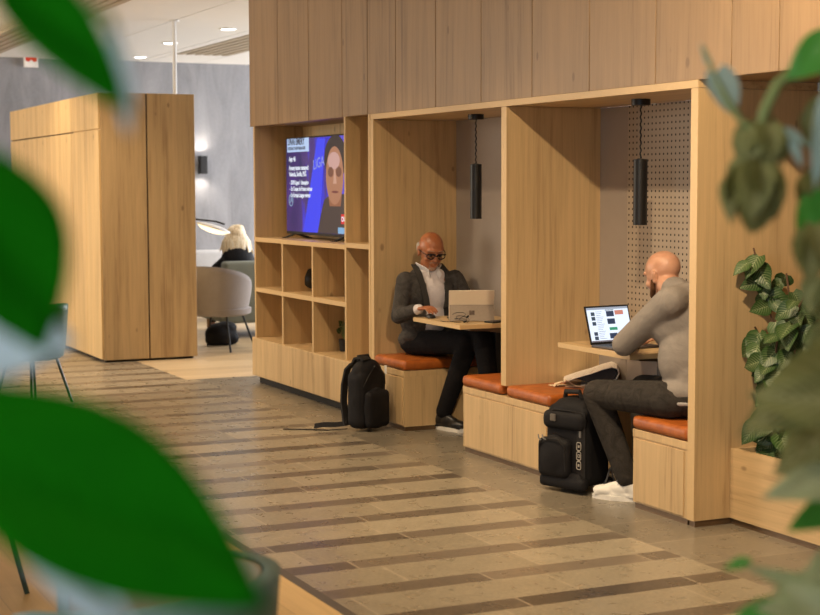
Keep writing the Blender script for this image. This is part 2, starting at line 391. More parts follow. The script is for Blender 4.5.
wl = emit('screen_white', (.85, .9, 1), .95); wd = emit('screen_ink', (.05, .05, .12), .3); hb = emit('screen_header', (.50, .66, .95), .9)
def flat(name, poly, mat, d, z=0):
    b = MB(); b.prism([(x*(TX1-TX0), y*(TZ1-TZ0)) for x, y in poly], .0006, SM(0, 0, d)); return obj(name, b, mat, screen)
def oval(cx, cy, rx, ry, n=28, a0=0, a1=2*math.pi): return [(cx+rx*math.cos(a0+(a1-a0)*k/n), cy+ry*math.sin(a0+(a1-a0)*k/n)) for k in range(n)]
flat('backdrop_light', [(.28, .03), (.52, .03), (.62, .97), (.50, .97)], emit('screen_blue', (.03, .05, .95), .9), .0038)
flat('backdrop_glow', [(.9, .8), (.99, .8), (.99, .98), (.93, .98)], emit('screen_cyan', (.2, .5, .8), .8), .0038)
flat('suit', [(.50, .03), (.545, .2), (.60, .36), (.70, .42), (.97, .42), (.99, .03)], emit('screen_suit', (.055, .035, .035), .8), .0041)
flat('dark_hair', oval(.765, .77, .16, .225), emit('screen_hair', (.025, .015, .02), .7), .0044)
flat('neck', [(.68, .3), (.84, .3), (.86, .45), (.66, .45)], emit('screen_neck', (.36, .13, .06), .8), .0046)
flat('face', oval(.755, .60, .125, .285), emit('screen_face', (.46, .20, .11), .85), .0048)
flat('forehead', oval(.745, .745, .085, .085), emit('screen_forehead', (.62, .36, .32), .9), .005)
flat('shaded_eyes', oval(.70, .635, .040, .050), emit('screen_eyes', (.24, .085, .05), .7), .0052)
flat('shaded_eyes', oval(.815, .635, .040, .050), emit('screen_eyes2', (.24, .085, .05), .7), .0052)
flat('nose', [(.735, .52), (.785, .52), (.765, .66), (.75, .66)], emit('screen_nose', (.62, .34, .24), .9), .0052)
flat('mouth', oval(.76, .44, .05, .012), emit('screen_mouth', (.25, .06, .05), .7), .0052)
flat('header', [(.03, .85), (.375, .85), (.375, .99), (.03, .99)], hb, .005)
flat('channel_logo', [(.845, .13), (.935, .13), (.935, .225), (.845, .225)], emit('screen_red', (.75, .01, .02), .9), .0055)
flat('ticker', [(.80, .035), (.93, .035), (.93, .095), (.80, .095)], emit('screen_ticker', (.25, .5, .8), .8), .0055)
b = MB(); ring = [(.03*(TX1-TX0)*math.cos(a*math.pi/12), .045*1.0*math.sin(a*math.pi/12)) for a in range(25)]
b.tube([SM(.085, .37-.02, .005) @ Vector((x, y, 0)) for x, y in ring], .004, 6); b.tube([SM(.085, .35, .005) @ Vector(p) for p in ((-.02, -.02, 0), (.01, .02, 0), (.02, -.01, 0))], .004, 6); obj('emblem', b, emit('screen_emblem', (.3, .4, .6), .7), screen)
for body, u, v, sz, mt, bo in (('UNAI EMERY', .045, .925, .075, wd, .002), ("ARSENAL'S NEW MANAGER", .045, .872, .036, wd, .0005), ('Age: 46', .06, .755, .055, wl, .001),
                       ('Among teams managed:', .06, .665, .052, wl, .001), ('Valencia, Sevilla, PSG', .06, .60, .052, wl, .001), ('- 2018 Ligue 1 champion', .07, .515, .048, wl, .001),
                       ('- 2x Coupe de France winner', .07, .450, .048, wl, .001), ('- 3x Europa League winner', .07, .385, .048, wl, .001), ('CNN', .85, .155, .05, wl, .001)):
    text(body, SM(u, v, .007), sz, mt, screen, bold=bo, depth=.0004, xs=.86)
text('LIGA', SM(.44, .66, .0042) @ Matrix.Rotation(.15, 4, 'Z'), .11, emit('screen_pale', (.35, .42, .85), .8), screen, depth=.0003)
for x in (TX0+.10, TX1-.25):
    b = MB(); b.tube([(x+.07, .21, TZ0+.005), (x+.0, .16, 1.204)], .009, 8); b.tube([(x+.07, .21, TZ0+.005), (x+.14, .30, 1.204)], .009, 8)
    b.box(x-.03, x+.02, .13, .17, 1.199, 1.207, .003); b.box(x+.12, x+.16, .28, .32, 1.199, 1.207, .003); obj('foot', b, black, tv)

# ornaments in the cubbyholes (mostly behind the uprights)
def vase(px, py, Y, z, r, h, label):
    p = atY(px, py, Y); o = MB(); o.lathe([(r*.55, 0), (r, h*.25), (r*1.02, h*.5), (r*.8, h*.85), (r*.45, h), (r*.38, h), (r*.3, h*.9)], (p.x-r*.25, Y, z), 28)
    t = obj('vase', o, plain('dark_glazed_ceramic', (.03, .028, .026), .3), None, True); return tag(t, label, 'vase', None)
vase(280.0, 280, .24, .789, .06, .15, 'small dark round vase in the second-row left cubbyhole, half hidden by the upright')
vase(310.0, 280, .24, .789, .085, .20, 'larger dark round vase in the second-row middle cubbyhole beside the upright')

# ------------------------------------------------------------------ leaves
def leaf_geo(b, base, tip, normal, width, shape='heart', fold=.12, curl=.12, nu=4, nv=9):
    base, tip, normal = Vector(base), Vector(tip), Vector(normal)
    d = tip-base; L = d.length; d.normalize(); s = d.cross(normal).normalized(); n = s.cross(d).normalized(); g = []
    for j in range(nv+1):
        v = j/nv
        if shape == 'heart': w = (math.sin(math.pi*min(1, (v+.04)**.62))**.75) if v < .999 else 0
        else: w = math.sin(math.pi*(v if shape == 'oval' else v**.68))**.95 if 0 < v < .999 else 0
        row = []
        for i in range(-nu, nu+1):
            u = i/nu; x = u*w*width/2; back = (-.10*L*abs(u) if shape == 'heart' and v < .25 else 0)*(1-v*4 if v < .25 else 0)
            row.append(b.bm.verts.new(base + d*(v*L+back) + s*x + n*(fold*abs(x) - curl*L*v*v + .012*L*math.sin(v*9+u*4))))
        g.append(row)
    uv = b.bm.loops.layers.uv.verify()
    for j in range(nv):
        for i in range(2*nu):
            try: f = b.bm.faces.new((g[j][i], g[j][i+1], g[j+1][i+1], g[j+1][i]))
            except ValueError: continue
            for l, (a, c) in zip(f.loops, ((i, j), (i+1, j), (i+1, j+1), (i, j+1))): l[uv].uv = (a/(2*nu), c/nv)
def leafmat(name, dark, light, var=None, trans=.25, rough=.35, spot=0):
    t = NT(name); uvn = t.n('ShaderNodeUVMap'); s = t.n('ShaderNodeSeparateXYZ'); t.l(uvn.outputs[0], s.inputs[0])
    r = t.n('ShaderNodeNewGeometry').outputs['Random Per Island']; au = t.m('ABSOLUTE', t.m('SUBTRACT', s.outputs[0], .5))
    vein = t.m('ABSOLUTE', t.m('SINE', t.m('MULTIPLY', t.m('ADD', s.outputs[1], t.m('MULTIPLY', au, -.7)), 26)))
    vein = t.m('POWER', vein, 5.0); mid = t.m('LESS_THAN', au, .022)
    n = t.noise(t.obj(), 30, 3); base = t.mix(t.m('ADD', t.m('MULTIPLY', n, .5), t.m('MULTIPLY', r, .5)), dark, light)
    if var: base = t.mix(t.m('MULTIPLY', t.m('MULTIPLY', vein, t.m('SUBTRACT', 1.0, t.m('MULTIPLY', au, 1.9))), .75), base, var)
    c = t.mix(t.m('MULTIPLY', mid, .5), base, var or light); t.col(c)
    t.bump(vein, .3, .003)
    tr = t.n('ShaderNodeBsdfTranslucent'); t.l(c, tr.inputs[0]); mx = t.n('ShaderNodeMixShader'); mx.inputs[0].default_value = trans
    t.l(t.b.outputs[0], mx.inputs[1]); t.l(tr.outputs[0], mx.inputs[2]); t.l(mx.outputs[0], t.t.nodes['Material Output'].inputs[0])
    t.b.inputs['Roughness'].default_value = rough; t.b.inputs['Specular_IOR_Level'.replace('_', ' ')].default_value = .12 if spot else .4; return t.mat
L_niche = leafmat('variegated_leaf', (.012, .042, .008), (.045, .10, .02), (.30, .34, .18), .1)
L_deep = leafmat('deep_green_leaf', (.004, .19, .0006), (.012, .33, .0015), None, .55, .8, 1)
L_glare = leafmat('leaf_glare_tint', (.66, .84, .92), (.82, .92, .96), None, .45, .5)  # daylight glare on blurred leaves, put into a pale leaf colour
L_teal = leafmat('pale_turquoise_leaf', (.25, .50, .38), (.40, .62, .50), None, .3, .5)
L_olive = leafmat('olive_mottled_leaf', (.15, .17, .045), (.33, .33, .11), (.62, .58, .30), .3, .6)
L_mid = leafmat('bright_green_leaf', (.05, .26, .03), (.10, .40, .06), None, .35)
L_cream = leafmat('cream_green_leaf', (.30, .42, .20), (.55, .60, .34), (.65, .68, .45), .3)
stem_m = plain('green_stem', (.22, .28, .10), .5); stem_b = plain('brown_stem', (.10, .05, .025), .7)
pot_m = plain('black_planter_liner', (.015, .014, .013), .5); soil = fabric('potting_soil', (.03, .02, .012), 1, 80, .6)

def bush(x, y, z0, z1, r, n, label, seed, pr=.13, name='climbing_plant', group=None, lsz=.085):
    rnd = random.Random(seed); t = thing(name, label, 'plant', (x, y, z0-.12), group)
    b = MB(); b.lathe([(pr*.85, 0), (pr, .15), (pr*.95, .15), (pr*.9, .12)], (x, y, z0-.15), 24); p = obj('pot', b, pot_m, t, True)
    b = MB(); b.lathe([(pr*.88, 0), (pr*.88, .01)], (x, y, z0-.045), 20); obj('soil', b, soil, p)
    b = MB(); bl = MB(); stems = []
    for k in range(8):
        a = k*2.4+rnd.random(); hh = z0+(z1-z0)*(.55+.45*rnd.random()); pts = []
        for q in range(7):
            f = q/6; rr = r*(.15+.75*f**.7)*(.6+.5*rnd.random()); pts.append(V(x+rr*math.cos(a+f), y+rr*math.sin(a+f)*.8, z0-.04+(hh-z0)*f))
        b.tube(pts, .005, 6); stems.append(pts)
    obj('stem', b, stem_b, t, True)
    for k in range(n):
        pts = stems[k % 8]; f = rnd.random()**.8*5.99; i = int(f); p = pts[i].lerp(pts[i+1], f-i)
        a = rnd.uniform(0, 6.28); d = V(math.cos(a)*.6, math.sin(a)*.6-.3, rnd.uniform(-1.0, -.15)).normalized(); q = p + d*r*.35*rnd.random()+V(0, 0, .02); s = lsz*rnd.uniform(.75, 1.35)
        # keep the leaf inside its niche
        if q.x < .06: q.x = .06+rnd.random()*.03
        tip = q+d*s
        if tip.x < .03: tip.x = .03
        nn = (V(.65, -.7, .25)+V(rnd.uniform(-.4, .4), rnd.uniform(-.4, .4), rnd.uniform(-.3, .4))).normalized()
        leaf_geo(bl, q, tip, nn, s*.82, 'heart', rnd.uniform(.05, .3), rnd.uniform(.05, .35), 3, 7)
    o = obj('foliage', bl, L_niche, t, 'all'); return t

# planter and niche
pl = thing('planter_box', 'long low oak planter box in the niche right of the booths', 'planter', (1.2, .5, 0))
b = MB(); b.box(.002, 2.4, .205, .23, .03, .365); b.box(.002, 2.4, .86, .885, .03, .365); b.box(.002, .027, .23, .86, .03, .365); b.box(2.375, 2.4, .23, .86, .03, .365); obj('box', b, oakX, pl)
b = MB(); b.box(.0, 2.4, .215, .87, 0, .03); obj('plinth', b, kick, pl)
b = MB(); b.box(.03, 2.37, .235, .855, .04, .20); obj('liner', b, pot_m, pl)
bush(.21, .36, .36, 1.36, .20, 230, 'variegated climbing plant nearest the end panel of the booths', 3, lsz=.098)
bush(.62, .42, .36, 1.25, .23, 80, 'bushy variegated plant in the middle of the oak planter', 5)
bush(1.15, .45, .36, 1.25, .25, 60, 'variegated plant at the right-hand end of the oak planter', 9)
mp = thing('moss_pole', 'tall dark mossy climbing pole rising from the oak planter', 'plant pole', (.95, .72, .2))
b = MB(); b.tube([(.95+.006*math.sin(k), .72+.006*math.cos(k*2), .2+k*.05) for k in range(38)], [.035+.008*((k*7) % 5)/5 for k in range(38)], 10); obj('pole', b, soil, mp, True)
b = MB(); rnd = random.Random(4)
for k in range(40):
    a = rnd.uniform(-2.6, .6); p = V(.95+.04*math.cos(a), .72+.04*math.sin(a), rnd.uniform(.9, 2.0)); q = p+V(math.cos(a), math.sin(a), -.5)*.05
    leaf_geo(b, p, q, V(.5, -.7, .5), .045, 'heart', .1, .1, 2, 5)
obj('foliage', b, leafmat('dark_moss_leaf', (.02, .04, .01), (.05, .09, .02)), mp, 'all')
# small plants in the shelving
def small_plant(px, py, Y, z, hh, label, lm=L_niche):
    p = atY(px, py, Y); x = p.x; t = thing('potted_plant', label, 'plant', (x, Y, z))
    b = MB(); b.lathe([(.035, 0), (.045, .09), (.04, .09), (.038, .08)], (x, Y, z), 20); obj('pot', b, pot_m, t, True)
    rnd = random.Random(int(px)); b = MB(); s = MB()
    for k in range(22):
        a = rnd.uniform(0, 6.28); z1 = z+.09+(hh-.09)*rnd.uniform(.3, 1); r = .045*rnd.uniform(.3, 1); q = V(x+r*math.cos(a), Y+r*math.sin(a), z1)
        s.tube([(x, Y, z+.08), q], .0025, 5); leaf_geo(b, q, q+V(math.cos(a)*.03, math.sin(a)*.03, rnd.uniform(-.01, .03)), V(.5, -.6, .6), .035, 'heart', .1, .2, 2, 5)
    obj('stem', s, stem_m, t); obj('foliage', b, lm, t, 'all')
small_plant(369.5, 300, .20, .379, .50, 'tall dark leafy plant in the narrow shelving bay next to the first booth')
small_plant(344.5, 340, .22, .379, .24, 'small green potted plant in the bottom right cubbyhole of the shelving')

# ------------------------------------------------------------------ booths
XL, XM, XR, D = -3.784, -1.883, 0.0, .626
bo = thing('seating_booth', 'oak-framed double seating booth with two lit nooks', 'booth', (-1.9, .3, 0))
def panel(x0, x1, depth, z0, z1, name):
    b = MB(); b.box(x0, x1, .0, depth, z0, z1); o = obj(name, b, oak, bo); b = MB(); b.box(x0, x1, -.0015, 0, z0, z1); obj('edge_band', b, edge_oak, o); return o
panel(XL-.003, XL+.047, .69, .03, 2.062, 'side_panel')
panel(XM-.03, XM+.03, D-.001, .462, 2.062, 'divider')
panel(XR-.055, XR, .895, .03, 2.062, 'side_panel')
b = MB(); b.box(XL, XR, 0, .69, 2.064, 2.0995); o = obj('header', b, oakX, bo); b = MB(); b.box(XL, XR, -.0015, 0, 2.064, 2.099); obj('edge_band', b, edge_oak, o)
b = MB(); b.box(XL+.05, XM, D, D+.03, 0, 2.062); obj('back_panel', b, plaster, bo)
b = MB(); b.box(XM, -1.56, D, D+.03, 0, 2.062); obj('back_panel', b, plaster, bo)
b = MB(); b.box(-1.556, XR-.056, D-.004, D+.026, .75, 2.062); obj('perforated_panel', b, perf, bo)
b = MB(); b.box(-1.556, XR-.056, D-.001, D+.026, 0, .748); obj('back_panel', b, plaster, bo)
for a_, c_, e_ in ((XL, XL+.04, .68), (XR-.05, XR-.005, .89)): b = MB(); b.box(a_, c_, .01, e_, 0, .03); obj('plinth', b, kick, bo)
def bench(x0, x1, parts, label):
    t = thing('bench', label, 'bench', ((x0+x1)/2, .3, 0), 'booth benches')
    b = MB(); b.box(x0, x1, .004, D-.008, .03, .362); b.box(x0, x1, 0, D-.008, .362, .40, .001, 1); obj('base', b, oak, t)
    b = MB(); b.box(x0+.03, x1-.03, -.002, .004, .04, .352); obj('front_panel', b, oak, t)
    b = MB(); b.box(x0+.01, x1-.01, .012, D-.02, 0, .03); obj('plinth', b, kick, t)
    for a, c in parts:
        b = MB(); b.box(a, c, -.006, D-.012, .402, .468, .024, 3); o = obj('seat_cushion', b, leather, t, 'all')
        o.modifiers.new('s', 'WEIGHTED_NORMAL')
bench(XL+.049, -3.254, [(XL+.051, -3.250)], 'leftmost oak bench with tan leather cushion, under the man in the blazer')
bench(-2.404, -1.362, [(-2.41, XM-.032), (XM+.032, -1.356)], 'wide middle oak bench with two tan leather cushions either side of the booth divider')
bench(-.528, XR-.057, [(-.534, XR-.058)], 'rightmost oak bench with tan leather cushion, under the man in the grey sweatshirt')
def table(x0, x1, label):
    t = thing('booth_table', label, 'table', ((x0+x1)/2, .35, .74), 'booth tables')
    b = MB(); b.box(x0, x1, .09, D-.01, .722, .75, .002, 1); o = obj('tabletop', b, oakX, t)
    b = MB(); b.box(x0-.0012, x1+.0012, .0885, D-.012, .7235, .7485); obj('edge_band', b, edge_oak, o)
    b = MB(); b.prism([(.2, 0), (D-.02, 0), (D-.02, -.07), (.34, -.028), (.2, -.018)], x1-x0-.16, Matrix.Translation((x0+.08, 0, .7215)) @ Matrix(((0, 0, 1, 0), (1, 0, 0, 0), (0, 1, 0, 0), (0, 0, 0, 1)))); obj('bracket', b, plain('brown_bracket', (.10, .06, .03), .5), t)
    b = MB(); xm = (x0+x1)/2+.07; b.box(xm-.03, xm+.03, .47, .53, .01, .70, .003); b.box(xm-.2, xm+.2, .35, .61, 0, .01, .002); obj('pedestal', b, black, t)
table(-3.30, -2.62, 'oak booth table holding the tablet computer, in front of the man in the blazer')
table(-1.42, -.70, 'oak booth table holding the open laptop, in front of the man in the sweatshirt')
def pendant(x, y, label, first=None):
    if first: return dup(first, (x, y, 2.064), label=label)
    t = thing('pendant_lamp', label, 'lamp', (0, 0, 0), 'booth pendant lamps')
    b = MB(); b.cone((0, 0, -.032), (0, 0, 0), .05, .05, 32); obj('ceiling_rose', b, black, t, True)
    b = MB(); b.tube([(.0025*math.cos(k*.9), .0025*math.sin(k*.9), -.03-k*.0055) for k in range(52)], .0045, 6); obj('cord', b, black, t)
    b = MB(); b.lathe([(.012, -.31), (.037, -.315), (.037, -.66), (.033, -.66), (.033, -.62)], (0, 0, 0), 32); o = obj('lamp_shade', b, black, t, True)
    b = MB(); b.cone((0, 0, -.60), (0, 0, -.615), .03, .03, 24); obj('bulb', b, plain('unlit_frosted_bulb', (.5, .45, .4), .4), t)
    t.location = (x, y, 2.064); return t
p1 = pendant(-2.83, .31, 'black cylinder pendant lamp hanging above the tablet computer')
pendant(-.95, .31, 'black cylinder pendant lamp hanging above the open laptop', p1)

# ------------------------------------------------------------------ tall cabinets on the left
def atX(px, py, X): d = ray(px, py); return CAM + d*((X-CAM.x)/d.x)
CY, CH = -.785, 2.468
cxs = [atY(px, py, CY).x for px, py in ((9.8, 111.5), (25, 108), (46, 104), (70.5, 99))] + [-8.157]
for i in range(4):
    a, c = cxs[i], cxs[i+1]
    t = thing('tall_cabinet', ['narrow oak tall cabinet at the far left end of the row', 'oak tall cabinet second from the far end of the row', 'oak tall cabinet next to the end one nearest the lounge', 'wide oak tall cabinet ending the row, with broad side panels facing the walkway'][i], 'cabinet', ((a+c)/2, -.3, 0), 'row of tall oak cabinets')
    b = MB(); b.box(a+.001, c-(.02 if i == 3 else .001), CY+.022, .10, .03, CH-.004); obj('carcass', b, dark_gap if i < 3 else oak_lit, t)
    b = MB(); b.box(a+.01, c-.03, CY+.04, .09, 0, .03); obj('plinth', b, dark_gap, t)
    n = 1 if c-a < .9 else 2
    for k in range(n):
        u0, u1 = a+(c-a)*k/n, a+(c-a)*(k+1)/n
        b = MB(); b.box(u0+.006, u1-.006, CY, CY+.02, .03, 2.13, .0015, 1); d = obj('door', b, oak_lit, t)
        b = MB(); b.box(u0+.006, u1-.006, CY, CY+.02, 2.142, CH, .0015, 1); obj('upper_door', b, oak_lit, t)
    if i == 3:
        for y0, y1 in ((CY+.022, -.345), (-.330, .12)):
            b = MB(); b.box(c-.019, c+.004, y0, y1, .022, CH, .001, 1); obj('side_panel', b, oak, t)
        b = MB(); b.box(c-.1, c-.0195, -.345, -.33, .03, CH-.01); obj('gap', b, dark_gap, t)
t = thing('post', 'slim white post rising behind the tall cabinets to the ceiling', 'post', (-9.15, .235, 0))
b = MB(); b.cone((-9.15, .235, 0), (-9.15, .235, CZ), .02, .02, 16); obj('tube', b, white_metal, t, True)
b = MB(); b.cone((-9.15, .235, CZ-.015), (-9.15, .235, CZ-.001), .05, .05, 20); obj('collar', b, white_metal, t, True)

# ------------------------------------------------------------------ lamps
def downlight(p, watts, label, group, spot=1.9, c=(1, .77, .49), rad=.05, vis=1, aim=None):
    t = thing('ceiling_downlight', label, 'ceiling light', (p[0], p[1], CZ-.002), group)
    b = MB(); b.lathe([(.07, -.006), (.085, -.012), (.09, -.004), (.09, 0), (.07, 0)], p, 28); obj('trim_ring', b, white_metal, t, True)
    b = MB(); b.cone((p[0], p[1], CZ-.012), (p[0], p[1], CZ-.008), .068, .068, 28); obj('lens', b, emit('downlight_lens', c, 12*vis), t)
    L = bpy.data.lights.new('lamp', 'SPOT'); L.energy = watts; L.color = c; L.spot_size = spot; L.spot_blend = 1.0; L.shadow_soft_size = rad
    o = bpy.data.objects.new('lamp', L); COL.objects.link(o); o.parent = t; o.location = (0, 0, -.03)
    if aim is not None: o.rotation_euler = (Vector(aim)-Vector((p[0], p[1], CZ-.03))).to_track_quat('-Z', 'Y').to_euler()
lab = ['above the tall cabinets', 'above the gap between cabinets and shelving', 'in front of the television bay', 'in front of the man in the blazer', 'in front of the booth divider', 'in front of the man in the sweatshirt', 'in front of the oak planter']
for x, q in zip((-9.6, -7.5, -5.35, -3.25, -1.75, -.15, 1.5), lab): downlight((x, -1.5, CZ-.002), 450 if x > 1 else 80 if x < -9 else 190, 'warm round ceiling downlight '+q, 'downlights in front of the booths', 2.5 if x > 1 else 1.5, aim=(x-1.2, .2, 1.2) if x > 1 else (x, -.45, 0))
for (px, py), w in zip(((140, 57), (170, 43), (228, 29)), ('furthest from the booths', 'behind the white post', 'nearest the oak cladding')):
    p = atZ(px, py, CZ-.005); downlight((p.x, p.y, CZ-.002), 60, 'bright round downlight in the lounge ceiling, '+w, 'lounge downlights', 2.4, (1, .9, .78), .06, 1.5)
p = atX(200.5, 165, -14.3)
t = thing('wall_lamp', 'black up-and-down wall lamp on the grey wall of the lounge', 'wall lamp', (-14.22, p.y, p.z))
b = MB(); b.box(-14.26, -14.14, p.y-.05, p.y+.05, p.z-.12, p.z+.12, .008); b.box(-14.3, -14.26, p.y-.03, p.y+.03, p.z-.06, p.z+.06); obj('housing', b, black, t)
for s in (1, -1):
    L = bpy.data.lights.new('lamp', 'SPOT'); L.energy = 14; L.color = (1, .88, .74); L.spot_size = 2.5; L.spot_blend = 1.0; L.shadow_soft_size = .02
    o = bpy.data.objects.new('lamp', L); COL.objects.link(o); o.parent = t; o.location = (.02, 0, s*.125); o.rotation_euler = (0 if s < 0 else math.pi, 0, 0)
for x in (-5.0, -1.6, 1.8, 4.6): downlight((x, -3.6, CZ-.002), 45, 'added warm fill downlight in the near row, '+{-5.0: 'level with the television bay', -1.6: 'level with the booth divider', 1.8: 'level with the oak planter', 4.6: 'closest to the camera'}[x], 'added near row of downlights', 2.4)  # unseen row added to brighten the near plants and camera side
# lounge daylight: the lounge's tall window beyond the frame
b = MB(); 
for k in range(5): b.box(-14.3+k*1.9, -14.24+k*1.9, 5.9, 5.96, 0, CZ)
b.box(-14.3, -6.6, 5.9, 5.96, 0, .06); b.box(-14.3, -6.6, 5.9, 5.96, CZ-.06, CZ); struct('window_1', b, white_metal)
def area(loc, target, sx, sy, w, c):
    L = bpy.data.lights.new('daylight_fill', 'AREA'); L.shape = 'RECTANGLE'; L.size = sx; L.size_y = sy; L.energy = w; L.color = c
    o = bpy.data.objects.new('daylight_fill', L); COL.objects.link(o); o.location = loc; o.rotation_euler = (Vector(target)-Vector(loc)).to_track_quat('-Z', 'Y').to_euler(); return o
area((-10.5, 6.2, 1.8), (-11.5, 0, 1.2), 7, 2.8, 620, (.92, .95, 1))
area((-9.5, -7.5, 2.0), (-10, 0, 1.3), 7, 2.4, 380, (1, .88, .72))
# made-up window behind the camera, its area light added to brighten near plants
b = MB()
for k in range(5): b.box(1.0+k*1.7, 1.06+k*1.7, -9.0, -8.94, 0, CZ)
b.box(1.0, 7.86, -9.0, -8.94, 0, .06); b.box(1.0, 7.86, -9.0, -8.94, CZ-.06, CZ); struct('fill_window_2', b, white_metal)
area((6.5, -8.8, 1.9), (5.0, -3.5, 1.3), 5, 2.6, 60, (.86, .93, 1)).data.spread = 1.6
# small sign by the ceiling
p = atX(31, 61, -14.2)
t = thing('hanging_sign', 'small white sign with a red mark hung high by the grey wall', 'sign', (-14.2, p.y, p.z))
b = MB(); b.box(-14.23, -14.18, p.y-.09, p.y+.09, p.z-.08, p.z+.08, .006); b.cone((-14.2, p.y, p.z+.08), (-14.2, p.y, CZ), .008, .008, 8); obj('housing', b, plain('sign_white', (.8, .76, .72), .4), t)
b = MB(); MM = Matrix.Translation((-14.18, p.y, p.z)) @ Matrix(((0, 0, 1, 0), (1, 0, 0, 0), (0, 1, 0, 0), (0, 0, 0, 1)))
b.prism([(-.07, .0), (-.07, .065), (-.03, .045), (0, .065), (.03, .045), (.07, .065), (.07, 0), (.03, -.01), (0, .02), (-.03, -.01)], .003, MM); obj('red_mark', b, plain('sign_red', (.6, .03, .02), .4), t)

# ------------------------------------------------------------------ lounge furniture
def barrel_chair(name, label, cat, inner, outer, r=.29, zt=.82, zs=.60, seat=.43, legc=black, a0=-2.15, a1=2.15, group=None):
    t = thing(name, label, cat, (0, 0, 0), group)
    def surf(rr, n=36, m=8, bot=.36):
        g = []
        for i in range(n+1):
            a = a0+(a1-a0)*i/n; f = abs(a)/max(abs(a0), a1); top = zs+(zt-zs)*(math.cos(min(1, f)*math.pi/2))**.6 if f < 1 else zs; row = []
            for j in range(m+1):
                v = j/m; z = bot+(top-bot)*v; q = rr*(.80+.20*v**.5); row.append(V(q*math.sin(a), -q*math.cos(a), z))
            g.append(row)
        return g
    b = MB(); A, B2 = surf(r), surf(r-.035)
    def quad(G, off):
        vs = [[b.bm.verts.new(p) for p in row] for row in G]
        return vs
    a, c = quad(A, 0), quad(B2, 0); n, m_ = len(a)-1, len(a[0])-1
    for i in range(n):
        for j in range(m_): b.bm.faces.new((a[i][j], a[i+1][j], a[i+1][j+1], a[i][j+1]))
        b.bm.faces.new((a[i][m_], a[i+1][m_], c[i+1][m_], c[i][m_])); b.bm.faces.new((a[i][0], a[i+1][0], c[i+1][0], c[i][0]))
    for i in (0, n):
        for j in range(m_): b.bm.faces.new((a[i][j], a[i][j+1], c[i][j+1], c[i][j]))
    obj('shell', b, outer, t, 'all')
    b = MB()
    for i in range(n):
        for j in range(m_): pass
    vs = [[b.bm.verts.new(V(p.x*.985, p.y*.985, p.z-.002)) for p in row] for row in B2]; v2 = [[b.bm.verts.new(V(p.x*.94, p.y*.94, p.z-.012)) for p in row] for row in B2]
    for i in range(n):
        for j in range(m_): b.bm.faces.new((vs[i][j], vs[i+1][j], vs[i+1][j+1], vs[i][j+1])); b.bm.faces.new((v2[i][j], v2[i+1][j], v2[i+1][j+1], v2[i][j+1]))
        b.bm.faces.new((vs[i][m_], vs[i+1][m_], v2[i+1][m_], v2[i][m_]))
    obj('backrest', b, inner, t, 'all')
    b = MB(); b.lathe([(r*.80, seat-.09), (r*.93, seat-.07), (r*.95, seat-.02), (r*.85, seat)], (0, .03, 0), 32); obj('seat', b, inner, t, True)
    for sx in (-1, 1):
        for sy in (-1, 1):
            b = MB(); b.tube([(sx*r*.5, .03+sy*r*.5, seat-.085), (sx*r*.78, .02+sy*r*.80, 0)], .011, 8); obj('leg', b, legc, t, True)
    return t
ch = barrel_chair('lounge_chair', 'taupe grey barrel-backed lounge chair on thin black legs beside the tall cabinets', 'chair', grey_fab, grey_fab, .34, .84, .58, .43)
ch.location = (-8.85, .55, 0); ch.rotation_euler.z = math.radians(45)
# sofa with its back to the walkway
t = thing('sofa', 'sage grey sofa seen from behind, under the blonde woman', 'sofa', (-10.2, 1.9, 0))
b = MB(); b.box(-9.98, -9.80, .95, 3.2, .16, .82, .04, 3); obj('backrest', b, green_fab, t, 'all')
b = MB(); b.box(-10.7, -9.99, 1.14, 3.0, .16, .43, .05, 3); obj('seat', b, green_fab, t, 'all')
for y0 in (.95, 3.02): b = MB(); b.box(-10.7, -9.99, y0, y0+.18, .16, .62, .04, 3); obj('armrest', b, green_fab, t, 'all')
woodleg = plain('beech_leg', (.45, .26, .12), .4)
for x, y in ((-9.86, 1.02), (-10.6, 1.02), (-9.86, 3.1), (-10.6, 3.1)): b = MB(); b.cone((x, y, 0), (x, y, .17), .018, .028, 14); obj('leg', b, woodleg, t, True)
t = thing('armchair', 'pale grey armchair further back in the lounge, left of the blonde woman', 'armchair', (-12.0, 1.25, 0))
b = MB(); b.box(-12.05, -11.9, .85, 1.65, .14, .86, .05, 3); b.box(-12.6, -12.04, .85, .98, .14, .62, .04, 3); b.box(-12.6, -12.04, 1.52, 1.65, .14, .62, .04, 3); obj('frame', b, pale_fab, t, 'all')
b = MB(); b.box(-12.62, -12.04, .985, 1.515, .2, .44, .04, 3); obj('seat', b, pale_fab, t, 'all')
for x, y in ((-11.96, .9), (-12.55, .9), (-11.96, 1.6), (-12.55, 1.6)): b = MB(); b.cone((x, y, 0), (x, y, .15), .015, .02, 12); obj('leg', b, black, t, True)
# disc lamp
d = atT(213.5, 227.5, 15.6)
t = thing('floor_lamp', 'floor lamp with a glowing tilted disc shade beside the blonde woman', 'lamp', (d.x-.25, d.y-.28, 0))
dM = Matrix.Translation(d) @ Euler((math.radians(-14), math.radians(10), math.radians(25))).to_matrix().to_4x4()
b = MB(); b.M = dM; b.lathe([(.02, .03), (.10, .025), (.17, .005), (.175, -.01), (.165, -.012)], (0, 0, 0), 36); obj('lamp_shade', b, white_metal, t, True)
b = MB(); b.M = dM; b.lathe([(.16, -.012), (.12, -.04), (.05, -.055), (.01, -.058)], (0, 0, 0), 36); obj('diffuser', b, emit('warm_lamp_diffuser', (1, .80, .52), 1.9), t, True)
b = MB(); pb = V(d.x-.25, d.y-.28, 0); b.tube([pb, pb+V(0, 0, d.z+.02), pb+V(.06, .06, d.z+.09), d+V(.02, .02, .06), d+V(.05, .1, .03)], .009, 8); b.cone(pb, pb+V(0, 0, .02), .13, .13, 28); obj('pole', b, black, t, True)
